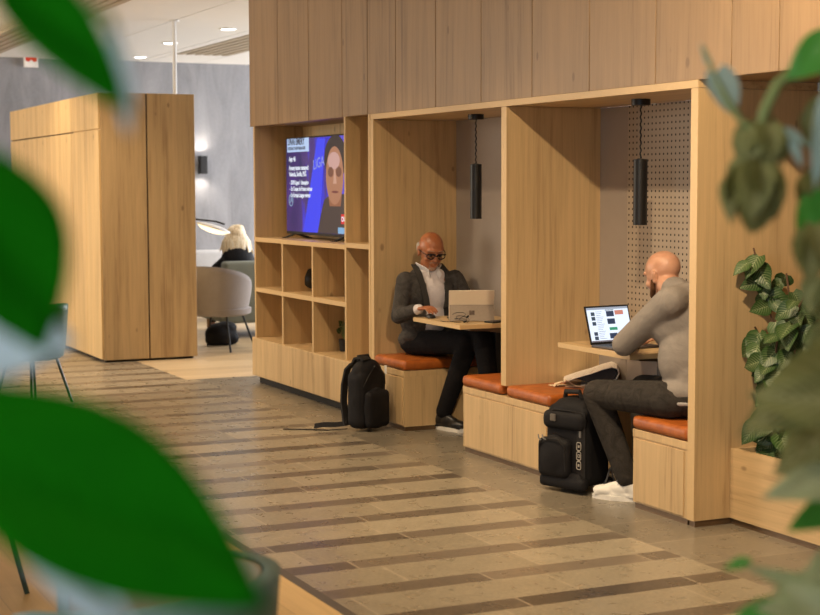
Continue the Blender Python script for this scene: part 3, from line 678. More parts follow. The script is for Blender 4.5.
# black bag under the lounge chair
q = atZ(223, 346)
b = MB(); b.ell((q.x-.06, q.y, .12), (.10, .17, .12)); b.ell((q.x-.06, q.y+.05, .18), (.09, .12, .07)); b.cap((q.x-.06, q.y-.1, .07), (q.x-.06, q.y+.12, .07), .07)
o = blob('handbag', b, nylon, None, .012); tag(o, 'slouchy black bag on the floor behind the grey lounge chair', 'bag')

# ------------------------------------------------------------------ people
def frame(fwd, upv):
    f = Vector(fwd).normalized(); s = f.cross(Vector(upv)).normalized(); u = s.cross(f).normalized()
    return Matrix((s, f, u)).transposed()      # columns side, forward, up
def head(b, c, R, k=1.0, nose=1):
    T = Matrix.Translation(Vector(c)) @ R.to_4x4() @ Matrix.Scale(k, 4); old = b.M; b.M = T
    b.ell((0, -.012, .035), (.076, .095, .082)); b.ell((0, .004, .0), (.070, .085, .085)); b.ell((0, .030, -.045), (.058, .062, .062)); b.ell((0, .056, -.082), (.032, .030, .026))
    b.ell((0, .070, .032), (.055, .022, .018)); b.ell((.036, .060, -.025), (.024, .024, .022)); b.ell((-.036, .060, -.025), (.024, .024, .022))
    if nose: b.cap((0, .086, .018), (0, .108, -.018), .009, .0135); b.ell((.011, .097, -.024), .009); b.ell((-.011, .097, -.024), .009)
    b.ell((0, .084, -.052), (.026, .011, .006)); b.ell((0, .083, -.062), (.021, .011, .006))
    for s in (-1, 1): b.ell((s*.077, -.008, -.002), (.009, .019, .032)); b.ell((s*.083, -.014, .008), (.007, .014, .020)); b.ell((s*.079, -.002, -.026), (.007, .010, .012))
    b.M = old
def hand(b, wrist, knuck, palm, side, k=1.0, curl=.5, rest=0):
    """wrist and knuckle points, palm normal (towards what is held), side = direction of the thumb"""
    w, kn = Vector(wrist), Vector(knuck); d = (kn-w).normalized(); n = Vector(palm).normalized(); s = d.cross(n).normalized()
    if s.dot(Vector(side)) < 0: s = -s
    L = (kn-w).length
    for a in (-.024, -.008, .008, .024): b.cap(w+d*.01+s*a*.7*k, kn+s*a*k*1.15, .0135*k, .0105*k)
    for i, (a, ln) in enumerate(((.030, .074), (.010, .083), (-.010, .077), (-.029, .060))):
        p = kn+s*a*k; sg = (.45, .32, .23); dd = d.copy(); pts = [p]
        for j, g in enumerate(sg):
            ang = curl*(.35, .75, .6)[j]*(1+.08*i); dd = (dd*math.cos(ang)+n*math.sin(ang)).normalized(); pts.append(pts[-1]+(dd+s*a*1.2)*ln*g*k)
        b.chain(pts, [.0092*k, .0086*k, .0080*k, .0070*k])
    t0 = w+d*L*.25+s*.022*k; t1 = t0+(d*.55+s*.75+n*.25).normalized()*.040*k; t2 = t1+(d*.85+s*.25+n*.35).normalized()*.032*k; t3 = t2+(d*.9+n*.4).normalized()*.024*k
    b.chain([t0, t1, t2, t3], [.0135*k, .0115*k, .0100*k, .0080*k])
def shoe(parent, ankle, yaw, mat, sole, laces, k=1.0, name='shoe'):
    R = Matrix.Translation((ankle[0], ankle[1], 0)) @ Matrix.Rotation(yaw, 4, 'Z') @ Matrix.Scale(k, 4)
    b = MB(); b.M = R
    b.ell((-.035, 0, .060), (.046, .036, .045)); b.ell((.03, 0, .058), (.075, .037, .040)); b.ell((.12, .0, .044), (.068, .043, .030)); b.cap((-.015, 0, .07), (-.01, 0, .105), .040, .038); b.cap((.02, 0, .08), (.10, 0, .055), .030, .028)
    b.box(-.075, .17, -.034, .034, .018, .035); o = blob(name, b, mat, parent, .006, 5)
    b = MB(); b.M = R; n = 26; P = []
    for i in range(n):
        a = 2*math.pi*i/n; x = math.cos(a); y = math.sin(a); P.append((.052+.140*x, (.043 if x > .1 else .036)*y*(1 if abs(x) < .8 else .95)))
    b.prism(P, .024, Matrix.Identity(4)); obj('sole', b, sole, o)
    b = MB(); b.M = R
    for i in range(4): x = .03+i*.022; z = .106-i*.011; b.tube([(x, -.026, z-.018), (x+.004, 0, z+.003), (x, .026, z-.018)], .0032, 6)
    b.tube([(.02, 0, .106), (.0, -.03, .125), (.035, -.045, .112), (.03, -.005, .108)], .003, 6); b.tube([(.02, 0, .106), (.0, .03, .122), (.035, .042, .110), (.03, .005, .108)], .003, 6)
    obj('laces', b, laces, o)
    return o
HU = (0, 0, 1)
# --- man in the blazer, facing +X
m1 = thing('person', 'bald man in glasses and dark blazer typing at a tablet in the left booth', 'person', (-3.3, .3, 0))
hd = V(-3.445, .29, 1.178); R1 = frame((1, -.10, -.42), (.35, 0, 1))
SN, SF, EN, EF = V(-3.50, .125, .980), V(-3.46, .475, .985), V(-3.44, .045, .745), V(-3.32, .55, .76)
WN, WF = V(-3.285, .115, .805), V(-3.16, .42, .80)
hN, kN, aN = V(-3.57, .21, .560), V(-3.04, .36, .585), V(-3.22, .275, .12)
hF, kF, aF = V(-3.57, .40, .56), V(-2.96, .43, .62), V(-2.66, .36, .13)
b = MB(); head(b, hd, R1, 1.06); b.cap((-3.52, .30, .99), (-3.475, .29, 1.11), .062, .056)
b.ell((-3.53, .30, .88), (.11, .165, .14)); b.ell((-3.55, .30, .70), (.11, .15, .16)); b.ell((-3.57, .30, .57), (.12, .165, .10)); b.cap(SN, SF, .045)
for a, e, w in ((SN, EN, WN), (SF, EF, WF)): b.chain([a, e, w], [.045, .036, .026])
for h, k_, a in ((hN, kN, aN), (hF, kF, aF)): b.chain([h, k_, a], [.07, .048, .034])
hand(b, WN, WN+V(.070, .030, .012), (0, .1, -1), (0, 1, 0), 1.0, .75); hand(b, WF, WF+V(.08, -.02, -.01), (0, 0, -1), (0, -1, 0), 1.0, .4)
blob('body', b, skin1, m1, .0055, 2)
b = MB(); TM = Matrix.Translation(hd) @ R1.to_4x4() @ Matrix.Scale(1.06, 4); b.M = TM
for s in (-1, 1): b.ell((s*.066, -.040, .004), (.014, .046, .036)); 
b.ell((0, -.080, -.012), (.058, .026, .040)); blob('hair', b, hair_grey, m1, .006, 2)
b = MB(); b.M = TM; b.ell((0, .062, -.088), (.030, .028, .022)); b.ell((0, .088, -.041), (.026, .007, .006)); b.cap((-.025, .082, -.045), (-.022, .075, -.078), .006); b.cap((.025, .082, -.045), (.022, .075, -.078), .006); blob('beard', b, stub, m1, .005, 2)
b = MB(); b.M = TM
for s in (-1, 1): b.ell((s*.032, .083, .004), (.011, .008, .006), sub=2)
obj('eyes', b, plain('eye_dark', (.05, .03, .025), .2), m1, True)
b = MB(); b.M = TM
for s in (-1, 1): b.cap((s*.016, .089, .036), (s*.05, .079, .035), .0030)
obj('eyebrows', b, stub, m1, True)
b = MB(); b.M = TM
for s in (-1, 1):
    b.tube([(s*.034+.027*math.cos(a*math.pi/9), .105-.010*abs(math.cos(a*math.pi/9)), .006+.017*math.sin(a*math.pi/9)) for a in range(19)], .0036, 6); b.cap((s*.010, .106, .021), (s*.060, .100, .021), .0046)
    b.tube([(s*.058, .098, .010), (s*.080, .04, .012), (s*.084, -.01, .008)], .0030, 6)
b.tube([(-.010, .106, .010), (0, .110, .013), (.010, .106, .010)], .003, 6); g = obj('spectacles', b, glass_blk, m1, True)
b = MB(); b.M = TM
for s in (-1, 1): b.ell((s*.033, .101, .004), (.023, .001, .017), sub=2)
obj('lens', b, lens_m, g, True)
b = MB(); b.ell((-3.515, .30, .885), (.135, .165, .155)); b.ell((-3.53, .30, .72), (.145, .16, .17)); b.ell((-3.55, .30, .60), (.135, .15, .1)); b.cap((-3.50, .30, 1.0), (-3.49, .295, 1.055), .078, .068); b.cap((-3.49, .25, 1.01), (-3.46, .35, 1.01), .050)
b.cap(WN-(WN-EN).normalized()*.06, WN+V(.012, .004, 0), .035, .034); b.cap(WF-(WF-EF).normalized()*.06, WF+V(.012, -.003, 0), .034, .033)
sh_ = blob('shirt', b, shirt_m, m1, .008, 3)
b = MB()
for s in (-1, 1):
    y = .295+s*.012; b.strap([(-3.52, .295+s*.078, 1.085), (-3.455, .295+s*.070, 1.07), (-3.415, .295+s*.030, 1.038), (-3.392, .295+s*.042, 1.008)], .034, .005, (.2, s*.5, 1))
obj('collar', b, plain('white_collar', (.74, .70, .70), .8), sh_, True)
def jopen(p): return p.x > -3.50 and abs(p.y-.300) < .070+.02*max(0, (p.z-.95)/.1) and .50 < p.z < 1.08
b = MB(); b.ell((-3.525, .30, .90), (.148, .205, .165)); b.ell((-3.54, .30, .73), (.155, .195, .18)); b.ell((-3.575, .31, .575), (.140, .200, .105)); b.ell((-3.52, .30, .60), (.13, .19, .06)); b.cap(SN+V(0, .01, -.01), SF-V(0, .01, .01), .064)
b.ell((-3.555, .30, 1.01), (.075, .12, .06))
for a, e, w in ((SN, EN, WN), (SF, EF, WF)): b.chain([a, a.lerp(e, .5), e, e.lerp(w, .82)], [.064, .056, .052, .043])
blz = blob('blazer', b, tweed, m1, .008, 4, jopen, .006)
b = MB()
for s in (-1, 1): b.strap([(-3.53, .30+s*.095, 1.085), (-3.435, .30+s*.105, 1.03), (-3.385, .30+s*.100, .95), (-3.368, .30+s*.086, .87), (-3.368, .30+s*.074, .80)], .042, .008, (.15, 1, 0))
obj('lapel', b, lapel_m, blz, True)
b = MB(); b.ell((-3.54, .30, .55), (.125, .165, .085)); b.chain([hN, kN, aN], [.092, .070, .055]); b.chain([hF, kF, aF], [.092, .070, .055]); blob('trousers', b, black_cloth, m1, .008, 4)
sk = plain('black_leather', (.014, .013, .013), .35)
shoe(m1, (aN.x, aN.y), .30, sk, rubber_w, black_cloth, 1.05); shoe(m1, (aF.x, aF.y), .1, sk, rubber_w, black_cloth, .98)

# --- man in the sweatshirt, facing -X
m2 = thing('person', 'bald man in a grey sweatshirt seen from behind, using a laptop in the right booth', 'person', (-.5, .2, 0))
hd = V(-.66, .262, 1.155); R2 = frame((-.95, -.26, -.34), (-.2, -.1, 1)); TM = Matrix.Translation(hd) @ R2.to_4x4() @ Matrix.Scale(1.04, 4)
SN, SF, EN, EF = V(-.35, .095, 1.045), V(-.50, .41, 1.04), V(-.655, .025, .810), V(-.76, .52, .84)
WN, WF = V(-.86, .20, .80), V(-.90, .42, .81)
hN, kN, aN = V(-.34, .11, .56), V(-.815, -.035, .545), V(-.685, .07, .12); hF, kF, aF = V(-.32, .34, .56), V(-.85, .27, .55), V(-.78, .24, .13)
b = MB(); head(b, hd, R2, 1.04); b.cap((-.50, .24, 1.05), (-.63, .26, 1.12), .064, .060)
b.ell((-.43, .24, .95), (.11, .16, .14)); b.ell((-.36, .23, .75), (.10, .14, .18)); b.ell((-.33, .23, .60), (.12, .15, .10)); b.cap(SN, SF, .045)
for a, e, w in ((SN, EN, WN), (SF, EF, WF)): b.chain([a, e, w], [.045, .038, .027])
for h, k_, a in ((hN, kN, aN), (hF, kF, aF)): b.chain([h, k_, a], [.07, .05, .036])
hand(b, WN, WN+V(-.075, .02, -.012), (0, 0, -1), (0, 1, 0), 1, .4); hand(b, WF, WF+V(-.075, -.03, -.012), (0, 0, -1), (0, -1, 0), 1, .4)
blob('body', b, skin2, m2, .0055, 2)
b = MB(); b.M = TM
for s in (-1, 1): b.chain([(s*.072, .016, -.018), (s*.064, .030, -.052), (s*.042, .062, -.082), (0, .080, -.094)], [.009, .014, .016, .018])
blob('beard', b, beard_b, m2, .005, 2)
b = MB(); b.cap(SN, SF, .078); b.ell((-.41, .245, 1.035), (.115, .17, .095)); b.ell((-.43, .24, .93), (.150, .195, .16)); b.ell((-.365, .235, .76), (.140, .180, .19)); b.ell((-.34, .23, .60), (.150, .190, .085)); b.cap((-.42, .24, .95), (-.35, .23, .66), .150, .148)
b.cap((-.47, .24, 1.06), (-.54, .25, 1.085), .082, .072)
for a, e, w in ((SN, EN, WN), (SF, EF, WF)): b.chain([a, a.lerp(e, .5), e, w], [.078, .070, .062, .042])
swt = blob('sweatshirt', b, sweat, m2, .008, 4)
b = MB(); b.ell((-.335, .23, .555), (.150, .190, .045)); blob('undershirt', b, plain('pale_grey_cotton', (.42, .40, .38), .9), m2, .008, 3)
b = MB(); b.ell((-.335, .23, .565), (.15, .185, .10)); b.chain([hN, kN, aN], [.095, .073, .058]); b.chain([hF, kF, aF], [.095, .073, .058]); blob('jeans', b, denim, m2, .008, 3)
shoe(m2, (aN.x, aN.y), math.pi+.62, shoe_w, rubber_w, rubber_w, 1.0, 'sneaker'); shoe(m2, (aF.x, aF.y), math.pi-.05, shoe_w, rubber_w, rubber_w, 1.02, 'sneaker')

# --- blonde woman on the sofa, facing away
hc = atT(235.5, 237, 17.35)
wm = thing('person', 'blonde woman in a black top seen from behind on the sofa', 'person', (hc.x, hc.y, 0))
c = V(hc.x, hc.y, hc.z-.0); Rw = frame((-1, .1, -.12), HU); b = MB(); head(b, c, Rw, .98)
x, y = hc.x, hc.y; b.cap((x+.06, y, c.z-.22), (x+.01, y, c.z-.08), .05, .048); b.ell((x+.06, y, .80), (.10, .15, .18)); b.ell((x+.02, y, .58), (.13, .17, .12))
for s in (-1, 1):
    b.chain([(x+.05, y+s*.16, c.z-.27), (x+.0, y+s*.22, .72), (x-.22, y+s*.10, .64)], [.042, .036, .026]); b.chain([(x, y+s*.10, .54), (x-.46, y+s*.11, .54), (x-.50, y+s*.11, .10)], [.075, .05, .036])
    b.cap((x-.48, y+s*.11, .035), (x-.63, y+s*.11, .03), .034); hand(b, V(x-.22, y+s*.10, .64), V(x-.29, y+s*.07, .63), (0, 0, -1), (0, -s, 0), .92, .4)
blob('body', b, skin2, wm, .008, 2)
b = MB(); TMw = Matrix.Translation(c) @ Rw.to_4x4(); b.M = TMw; b.ell((0, -.025, .030), (.108, .110, .105)); b.ell((0, -.060, -.06), (.135, .08, .13)); b.ell((.02, -.05, .09), (.07, .07, .045))
rnd = random.Random(2)
for k in range(34):
    a = -1.7+3.4*k/33; r0 = .080; b.tube([(r0*math.sin(a), -.02-r0*math.cos(a), .045), (.145*math.sin(a), -.03-.095*math.cos(a), -.06), (.175*math.sin(a)+rnd.uniform(-.02, .02), -.035-.10*math.cos(a), -.16-rnd.uniform(0, .07))], [.020, .018, .005], 6)
blob('hair', b, blonde, wm, .007, 1)
b = MB(); b.cap((x+.06, y-.15, c.z-.27), (x+.06, y+.15, c.z-.27), .065); b.ell((x+.065, y, c.z-.25), (.08, .12, .07)); b.ell((x+.06, y, .80), (.125, .185, .22)); b.ell((x+.03, y, .60), (.14, .18, .14))
for s in (-1, 1): b.chain([(x+.05, y+s*.16, c.z-.28), (x+.0, y+s*.23, .72), (x-.18, y+s*.12, .645)], [.062, .052, .038])
blob('black_top', b, nylon, wm, .010, 3)
b = MB()
for s in (-1, 1): b.chain([(x, y+s*.10, .55), (x-.46, y+s*.11, .55), (x-.50, y+s*.11, .12)], [.09, .064, .05])
blob('trousers', b, denim, wm, .010, 3)

# ------------------------------------------------------------------ tablet, laptop and small things on the tables
silver = plain('brushed_silver', (.82, .72, .58), .4, .25, namt=.03, bump=0); graph = plain('graphite_metal', (.10, .09, .095), .4, .6); kb_m = fabric('dark_keyboard_felt', (.05, .04, .04), .8)
t = thing('tablet_computer', 'silver tablet computer propped on its kickstand on the left booth table', 'tablet', (-2.98, .19, .7505))
def local(px, py, pz, rz): return Matrix.Translation((px, py, pz)) @ Matrix.Rotation(rz, 4, 'Z')
LM = local(-2.98, .19, .7505, math.radians(-24))
tilt = Matrix.Rotation(math.radians(17), 4, 'Y')
b = MB(); b.M = LM @ tilt; b.box(-.004, .005, 0, .292, .004, .205, .002, 2); sc = obj('tablet', b, silver, t)
b = MB(); b.M = LM @ tilt; b.box(-.0048, -.0042, .012, .280, .016, .193); obj('screen', b, emit('tablet_screen', (.75, .8, .9), .7), sc)
b = MB(); b.M = LM; b.prism([(.035, .100), (.040, .101), (.112, .004), (.107, .001)], .284, Matrix(((1, 0, 0, 0), (0, 0, 1, .004), (0, 1, 0, 0), (0, 0, 0, 1)))); ks = obj('kickstand', b, plain('taupe_metal', (.30, .245, .20), .45, .3), t)
b = MB(); b.M = LM @ Matrix.Translation((.0765, .146, .053)) @ Matrix.Rotation(math.radians(-37), 4, 'Y')
for i in (-1, 1):
    for j in (-1, 1): b.box(.0, .0015, i*.009-.008, i*.009+.008, j*.009-.008, j*.009+.008)
obj('emblem', b, plain('dark_emblem', (.16, .12, .10), .3, .5), ks)
b = MB(); b.M = LM; b.box(-.205, -.006, 0, .292, .0, .005, .002, 1); kb = obj('keyboard', b, kb_m, t)
b = MB(); b.M = LM
for i in range(5):
    for j in range(13): b.box(-.195+i*.022, -.177+i*.022, .012+j*.0207, .030+j*.0207, .005, .0062)
o = obj('keys', b, black, kb, kind='stuff')
pm = WN_ = V(-3.14, .158, .7505)
b = MB(); b.ell((-3.165, .15, .762), (.045, .028, .018)); b.box(-3.20, -3.13, .127, .173, .7508, .762, .004)
o = blob('computer_mouse', b, plain('black_mouse', (.012, .011, .012), .3), None, .003, 3); tag(o, 'black computer mouse under the hand of the man in the blazer', 'mouse')
q = atZ(459, 319.5, .752)
t = thing('earphones', 'coiled thin black earphones on the corner of the left booth table', 'earphones', (q.x, q.y, .751))
q = V(-2.76, .165, .7545)
b = MB(); b.tube([q+V(.05*math.cos(a*.5)-.002*a, .035*math.sin(a*.5)+.02, .001+.0008*a+.030*max(0, math.sin(a*.27))) for a in range(34)], .002, 6); b.tube([q+V(-.16, -.06, 0), q+V(-.10, -.075, .001), q+V(-.03, -.05, .002), q+V(.04, -.02, .002)], .002, 6); obj('cable', b, black, t)
b = MB(); b.cap(q+V(.05, .0, .006), q+V(.06, .01, .012), .006); b.cap(q+V(-.01, .05, .030), q+V(-.01, .06, .036), .006); obj('earbud', b, black, t, True)
q = V(-2.70, .39, .7505)
t = thing('mobile_phone', 'black mobile phone lying beside the tablet on the left booth table', 'phone', q)
b = MB(); b.M = local(q.x, q.y, q.z, .3); b.box(-.038, .038, -.075, .075, 0, .010, .004, 2); o = obj('case', b, black, t); b = MB(); b.M = local(q.x, q.y, q.z, .3); b.box(-.034, .034, -.070, .070, .010, .0105); obj('screen', b, glass_blk, t)

# laptop (hinge along local Y, base towards +X)
t = thing('laptop', 'dark grey laptop with a lit news page on the right booth table', 'laptop', (-1.10, .105, .7505))
LM = local(-1.10, .105, .7505, math.radians(7))
b = MB(); b.M = LM; b.box(0, .212, 0, .304, .0, .014, .005, 2); bs = obj('base', b, graph, t)
b = MB(); b.M = LM
for i in range(5):
    for j in range(13): b.box(.025+i*.020, .042+i*.020, .014+j*.0215, .032+j*.0215, .014, .0152)
obj('keys', b, black, bs, kind='stuff')
b = MB(); b.M = LM; b.box(.135, .200, .10, .205, .014, .0144); obj('trackpad', b, plain('trackpad_grey', (.14, .13, .13), .3), bs)
LT = LM @ Matrix.Translation((0, 0, .012)) @ Matrix.Rotation(math.radians(-17), 4, 'Y')
b = MB(); b.M = LT; b.box(-.006, 0, 0, .304, 0, .212, .003, 2); lid = obj('lid', b, black, t)
b = MB(); b.M = LT; b.box(.0002, .0012, .010, .294, .014, .202); ls = obj('screen', b, emit('laptop_page', (.80, .88, 1.0), 1.15), lid)
def page(name, y0, y1, z0, z1, c, s=.8):
    b = MB(); b.M = LT; b.box(.0012, .0018, y0, y1, z0, z1); obj(name, b, emit('page_'+name, c, s), ls)
page('tab_bar', .010, .294, .190, .202, (.45, .5, .6)); page('task_bar', .010, .294, .014, .021, (.25, .2, .22))
for zs, ya, yb, hh, mt in (((.157, .132, .104, .048, .024), .035, .060, .020, emit('page_thumb', (.06, .09, .13), .8)), ((.150, .108, .028), .140, .192, .030, emit('page_thumb_blue', (.035, .06, .12), .8))):
    for z in zs: b = MB(); b.M = LT; b.box(.0012, .0018, ya, yb, z, z+hh); obj('thumbnail', b, mt, ls)
page('green_banner', .146, .200, .074, .090, (.05, .40, .22)); page('red_banner', .200, .258, .158, .182, (.80, .30, .22)); page('headline', .135, .195, .183, .188, (.2, .25, .3))
b = MB(); b.M = LT
for k in range(16): z = .030+k*.0098; b.box(.0012, .0018, .068, .118-(k*7 % 4)*.006, z, z+.0022)
obj('text_lines', b, emit('page_text', (.35, .40, .48), .8), ls)

# newspapers on the middle bench
paper = NT('newsprint'); _o = paper.obj(); _s = paper.n('ShaderNodeSeparateXYZ'); paper.l(_o, _s.inputs[0])
_n = paper.noise(paper.mapping(_o, (30, 30, 1)), 1, 2); _n2 = paper.noise(_o, 240, 2)
paper.col(paper.mix(paper.m('MULTIPLY', paper.m('GREATER_THAN', _n2, .58), .35), paper.mix(paper.m('GREATER_THAN', _n, .66), (.80, .72, .64), (.42, .16, .12)), (.25, .2, .18))); paper = paper.set(Roughness=.85)
cream_p = plain('cream_paper', (.78, .62, .42), .8); ink = plain('printed_black_page', (.02, .018, .02), .7)
def sheet(pts, ln, mat, name, parent, M, th=.003):
    b = MB(); b.M = M; P = [V(x, 0, z) for x, z in pts]; b.strap([p+V(0, ln/2, 0) for p in P], ln, th, (0, 1, 0)); return obj(name, b, mat, parent, True)
nx = V(-1.53, .37, .4695)
t = thing('newspaper', 'folded newspaper with a dark printed inside, lying on the middle bench', 'newspaper', nx)
NM = local(nx.x, nx.y, nx.z, math.radians(58)) @ Matrix.Scale(1.12, 4)
loop = [(-.14, .024), (-.08, .046), (.0, .070), (.06, .092), (.105, .104), (.132, .096), (.142, .074), (.130, .046), (.08, .022), (.02, .012), (-.05, .010)]
sheet(loop, .26, paper, 'pages', t, NM); b = MB(); b.prism([(x*.95-.003, .005+z*.90) for x, z in loop[1:-1]], .25, NM @ Matrix(((1, 0, 0, 0), (0, 0, 1, .006), (0, 1, 0, 0), (0, 0, 0, 1)))); obj('inner_pages', b, ink, t)
sheet([(-.13, .002), (.0, .003), (.13, .006)], .27, cream_p, 'back_page', t, NM)
t = thing('newspaper', 'cream paper sleeve crumpled beside the folded newspaper on the middle bench', 'newspaper', (-1.70, .26, .4695))
NM2 = local(-1.60, .27, .4695, math.radians(70)) @ Matrix.Scale(.85, 4)
sheet([(-.10, .003), (-.09, .022), (-.05, .034), (.03, .044), (.07, .040)], .05, cream_p, 'strip', t, NM2)
sheet([(-.04, .058), (-.01, .042), (.03, .014), (.08, .003)], .05, cream_p, 'strip', t, NM2 @ Matrix.Translation((0, -.045, 0)))
sheet([(-.12, .003), (-.02, .006), (.10, .003)], .06, cream_p, 'strip', t, NM2 @ Matrix.Translation((0, .06, 0)))

# ------------------------------------------------------------------ bags on the floor
zipm = plain('grey_zip', (.25, .24, .23), .4, .5)
t = thing('backpack', 'black backpack standing on the floor against the leftmost bench, straps trailing', 'backpack', (-3.46, -.17, 0))
BM = local(-3.46, -.180, 0, math.radians(25))   # local +X = front pocket side, -X = shoulder straps
b = MB(); b.M = BM; b.box(-.075, .075, -.135, .135, .012, .40, .05, 3); b.ell((-.0, 0, .38), (.075, .130, .095)); b.ell((.0, 0, .20), (.095, .140, .19)); mainb = blob('main_compartment', b, nylon, t, .008, 3)
b = MB(); b.M = BM; b.box(.06, .125, -.11, .11, .02, .27, .035, 3); b.ell((.085, 0, .15), (.048, .115, .14)); blob('front_pocket', b, nylon, t, .008, 3)
b = MB(); b.M = BM; b.ell((.01, .135, .12), (.055, .032, .10)); blob('side_pocket', b, nylon, t, .008, 2)
b = MB(); b.M = BM; b.strap([(-.085, -.03, .42), (-.05, -.03, .475), (.0, -.03, .485), (.03, -.03, .465)], .075, .016, (0, 1, 0)); obj('flap', b, webbing, t, True)
b = MB(); b.M = BM; b.tube([(-.02, -.06, .46), (-.03, -.05, .49), (-.03, .05, .49), (-.02, .06, .46)], .009, 8); obj('handle', b, webbing, t, True)
for s in (-1, 1):
    b = MB(); b.M = BM; b.strap([(-.07, s*.055, .44), (-.115, s*.06, .40), (-.135, s*.07, .30), (-.130, s*.085, .18), (-.10, s*.10, .07), (-.08, s*.11, .03)], .055, .014, (0, 1, 0)); obj('shoulder_strap', b, webbing, t, True)
b = MB(); b.M = BM; b.strap([(-.08, -.11, .045), (-.14, -.15, .035), (-.22, -.19, .032), (-.28, -.21, .020)], .034, .006, (0, .3, 1)); b.strap([(-.06, -.13, .012), (-.15, -.22, .006), (-.26, -.26, .005), (-.42, -.36, .004)], .022, .004, (.3, -1, 0)); obj('loose_strap', b, webbing, t, True)
b = MB(); b.M = BM; b.tube([(.07, -.11, .30), (.09, -.08, .37), (.075, 0, .43), (.09, .08, .37), (.07, .11, .30)], .003, 6); obj('zip', b, black, t, True)
b = MB(); b.M = BM; b.box(.045, .065, .128, .134, .36, .42, .002, 1); obj('paper_tag', b, plain('white_paper', (.75, .72, .68), .7), t)

RZ = math.radians(19); t = thing('wheeled_backpack', 'large black wheeled travel backpack standing in front of the middle bench', 'backpack', (-1.11, -.02, 0))
BM = local(-1.03, -.085, 0, RZ) @ Matrix.Diagonal((.94, .94, 1.0, 1))     # local: width X, front face at -Y
b = MB(); b.M = BM; b.box(-.155, .155, -.02, .215, .03, .44, .05, 3); b.ell((0, .09, .42), (.155, .115, .085)); b.box(-.15, .15, .0, .20, .38, .455, .03, 2); body = blob('main_compartment', b, nylon, t, .008, 4)
b = MB(); b.M = BM; b.box(-.165, .06, -.075, .01, .075, .285, .035, 3); b.ell((-.05, -.045, .19), (.115, .045, .115)); blob('front_pocket', b, nylon, t, .008, 3)
b = MB(); b.M = BM; b.box(-.165, .165, -.055, .01, .02, .085, .02, 2); b.box(-.16, .13, -.045, .0, .05, .11, .02, 2); blob('lower_pocket', b, nylon, t, .008, 3)
b = MB(); b.M = BM; b.box(-.15, .15, -.05, .03, .33, .43, .035, 3); blob('top_pocket', b, nylon, t, .008, 3)
b = MB(); b.M = BM; b.tube([(-.135, -.070, .12), (-.138, -.076, .24), (-.10, -.085, .285), (.01, -.085, .285), (.040, -.072, .25), (.045, -.065, .12)], .004, 6); b.tube([(-.125, -.040, .35), (-.12, -.040, .40), (-.07, -.025, .435), (.08, -.025, .435), (.125, -.035, .40)], .004, 6); obj('zip', b, webbing, t, True)
b = MB(); b.M = BM; b.tube([(-.13, -.092, .300), (-.12, -.10, .285), (-.105, -.098, .275)], .004, 6); b.tube([(-.10, -.092, .302), (-.09, -.10, .288), (-.07, -.098, .280)], .004, 6); obj('zip_pull', b, zipm, t, True)
b = MB(); b.M = BM; b.tube([(-.06, .06, .495), (-.05, .05, .525), (.05, .05, .53), (.06, .06, .495)], .014, 8); obj('carry_handle', b, webbing, t, True)
b = MB(); b.M = BM; b.box(-.075, -.035, -.058, -.050, .375, .415, .006, 2); obj('badge', b, plain('grey_badge', (.16, .14, .12), .4, .4), t)
for i in (0,):
    lg = MB(); lg.M = BM
    def loopt(cx, cz, w, h, r=.0022): lg.tube([(cx+w*math.copysign(abs(math.cos(a*math.pi/10))**.45, math.cos(a*math.pi/10)), -.028, cz+h*math.copysign(abs(math.sin(a*math.pi/10))**.45, math.sin(a*math.pi/10))) for a in range(21)], r, 5)
    for cz in (.155, .205, .255): loopt(.112, cz, .015, .021)
    for cz in (.18, .23): lg.box(.106, .118, -.031, -.026, cz-.006, cz+.006)
    for cz in (.155, .255): lg.box(.107, .117, -.031, -.026, cz-.006, cz+.006)
    loopt(.112, .205, .006, .008, .0018); obj('emblem', lg, plain('grey_emblem', (.42, .38, .33), .5), t)
b = MB(); b.M = BM; b.box(.09, .15, -.02, -.016, .04, .43); obj('side_band', b, webbing, t)
b = MB(); b.M = BM; b.box(.110, .125, -.030, -.018, .30, .36, .004, 1); obj('buckle', b, zipm, t)
for s in (-1, 1):
    b = MB(); b.M = BM; b.cone((s*.128, .185, .038), (s*.158, .185, .038), .038, .038, 28); w = obj('wheel', b, plain('dark_rubber', (.02, .02, .02), .6), t, True)
    b = MB(); b.M = BM; b.cone((s*.156, .185, .038), (s*.161, .185, .038), .018, .016, 20); obj('hub', b, zipm, w, True)
    b = MB(); b.M = BM; b.tube([(s*.160, .14, .03), (s*.162, .19, .125), (s*.160, .225, .05), (s*.158, .205, .02), (s*.160, .14, .03)], .006, 6); obj('wheel_guard', b, zipm, t, True)
b = MB(); b.M = BM; b.box(-.10, .10, .212, .228, .03, .47, .005, 1); obj('frame', b, webbing, t)

# ------------------------------------------------------------------ chairs in the foreground
green_sh = plain('green_shell', (.03, .12, .045), .4); teal = plain('teal_shell', (.20, .34, .33), .5)
c1 = barrel_chair('shell_chair', 'small green shell chair on thin dark legs, behind the big leaves at the left', 'chair', green_sh, green_sh, .25, .76, .55, .43, plain('dark_green_metal', (.03, .06, .045), .4), group=None)
p = atZ(61, 408); c1.location = (p.x-.30, p.y-.12, 0); c1.rotation_euler.z = 2.2
p = atZ(4, 602); c2 = dup(c1, (p.x-.21, p.y-.16, 0), .3, 'green shell chair at the bottom left edge, only a dark leg showing')
p = atT(146, 605, 3.35); c3 = barrel_chair('tub_chair', 'beige upholstered tub chair with a teal outer shell, nearest the camera', 'chair', fabric('beige_upholstery', (.50, .42, .32), .9, 200, .1), teal,   .285, .80, .74, .46, group=None, a0=-2.6, a1=2.6)
c3.location = (p.x, p.y, 0); c3.rotation_euler.z = math.radians(150)

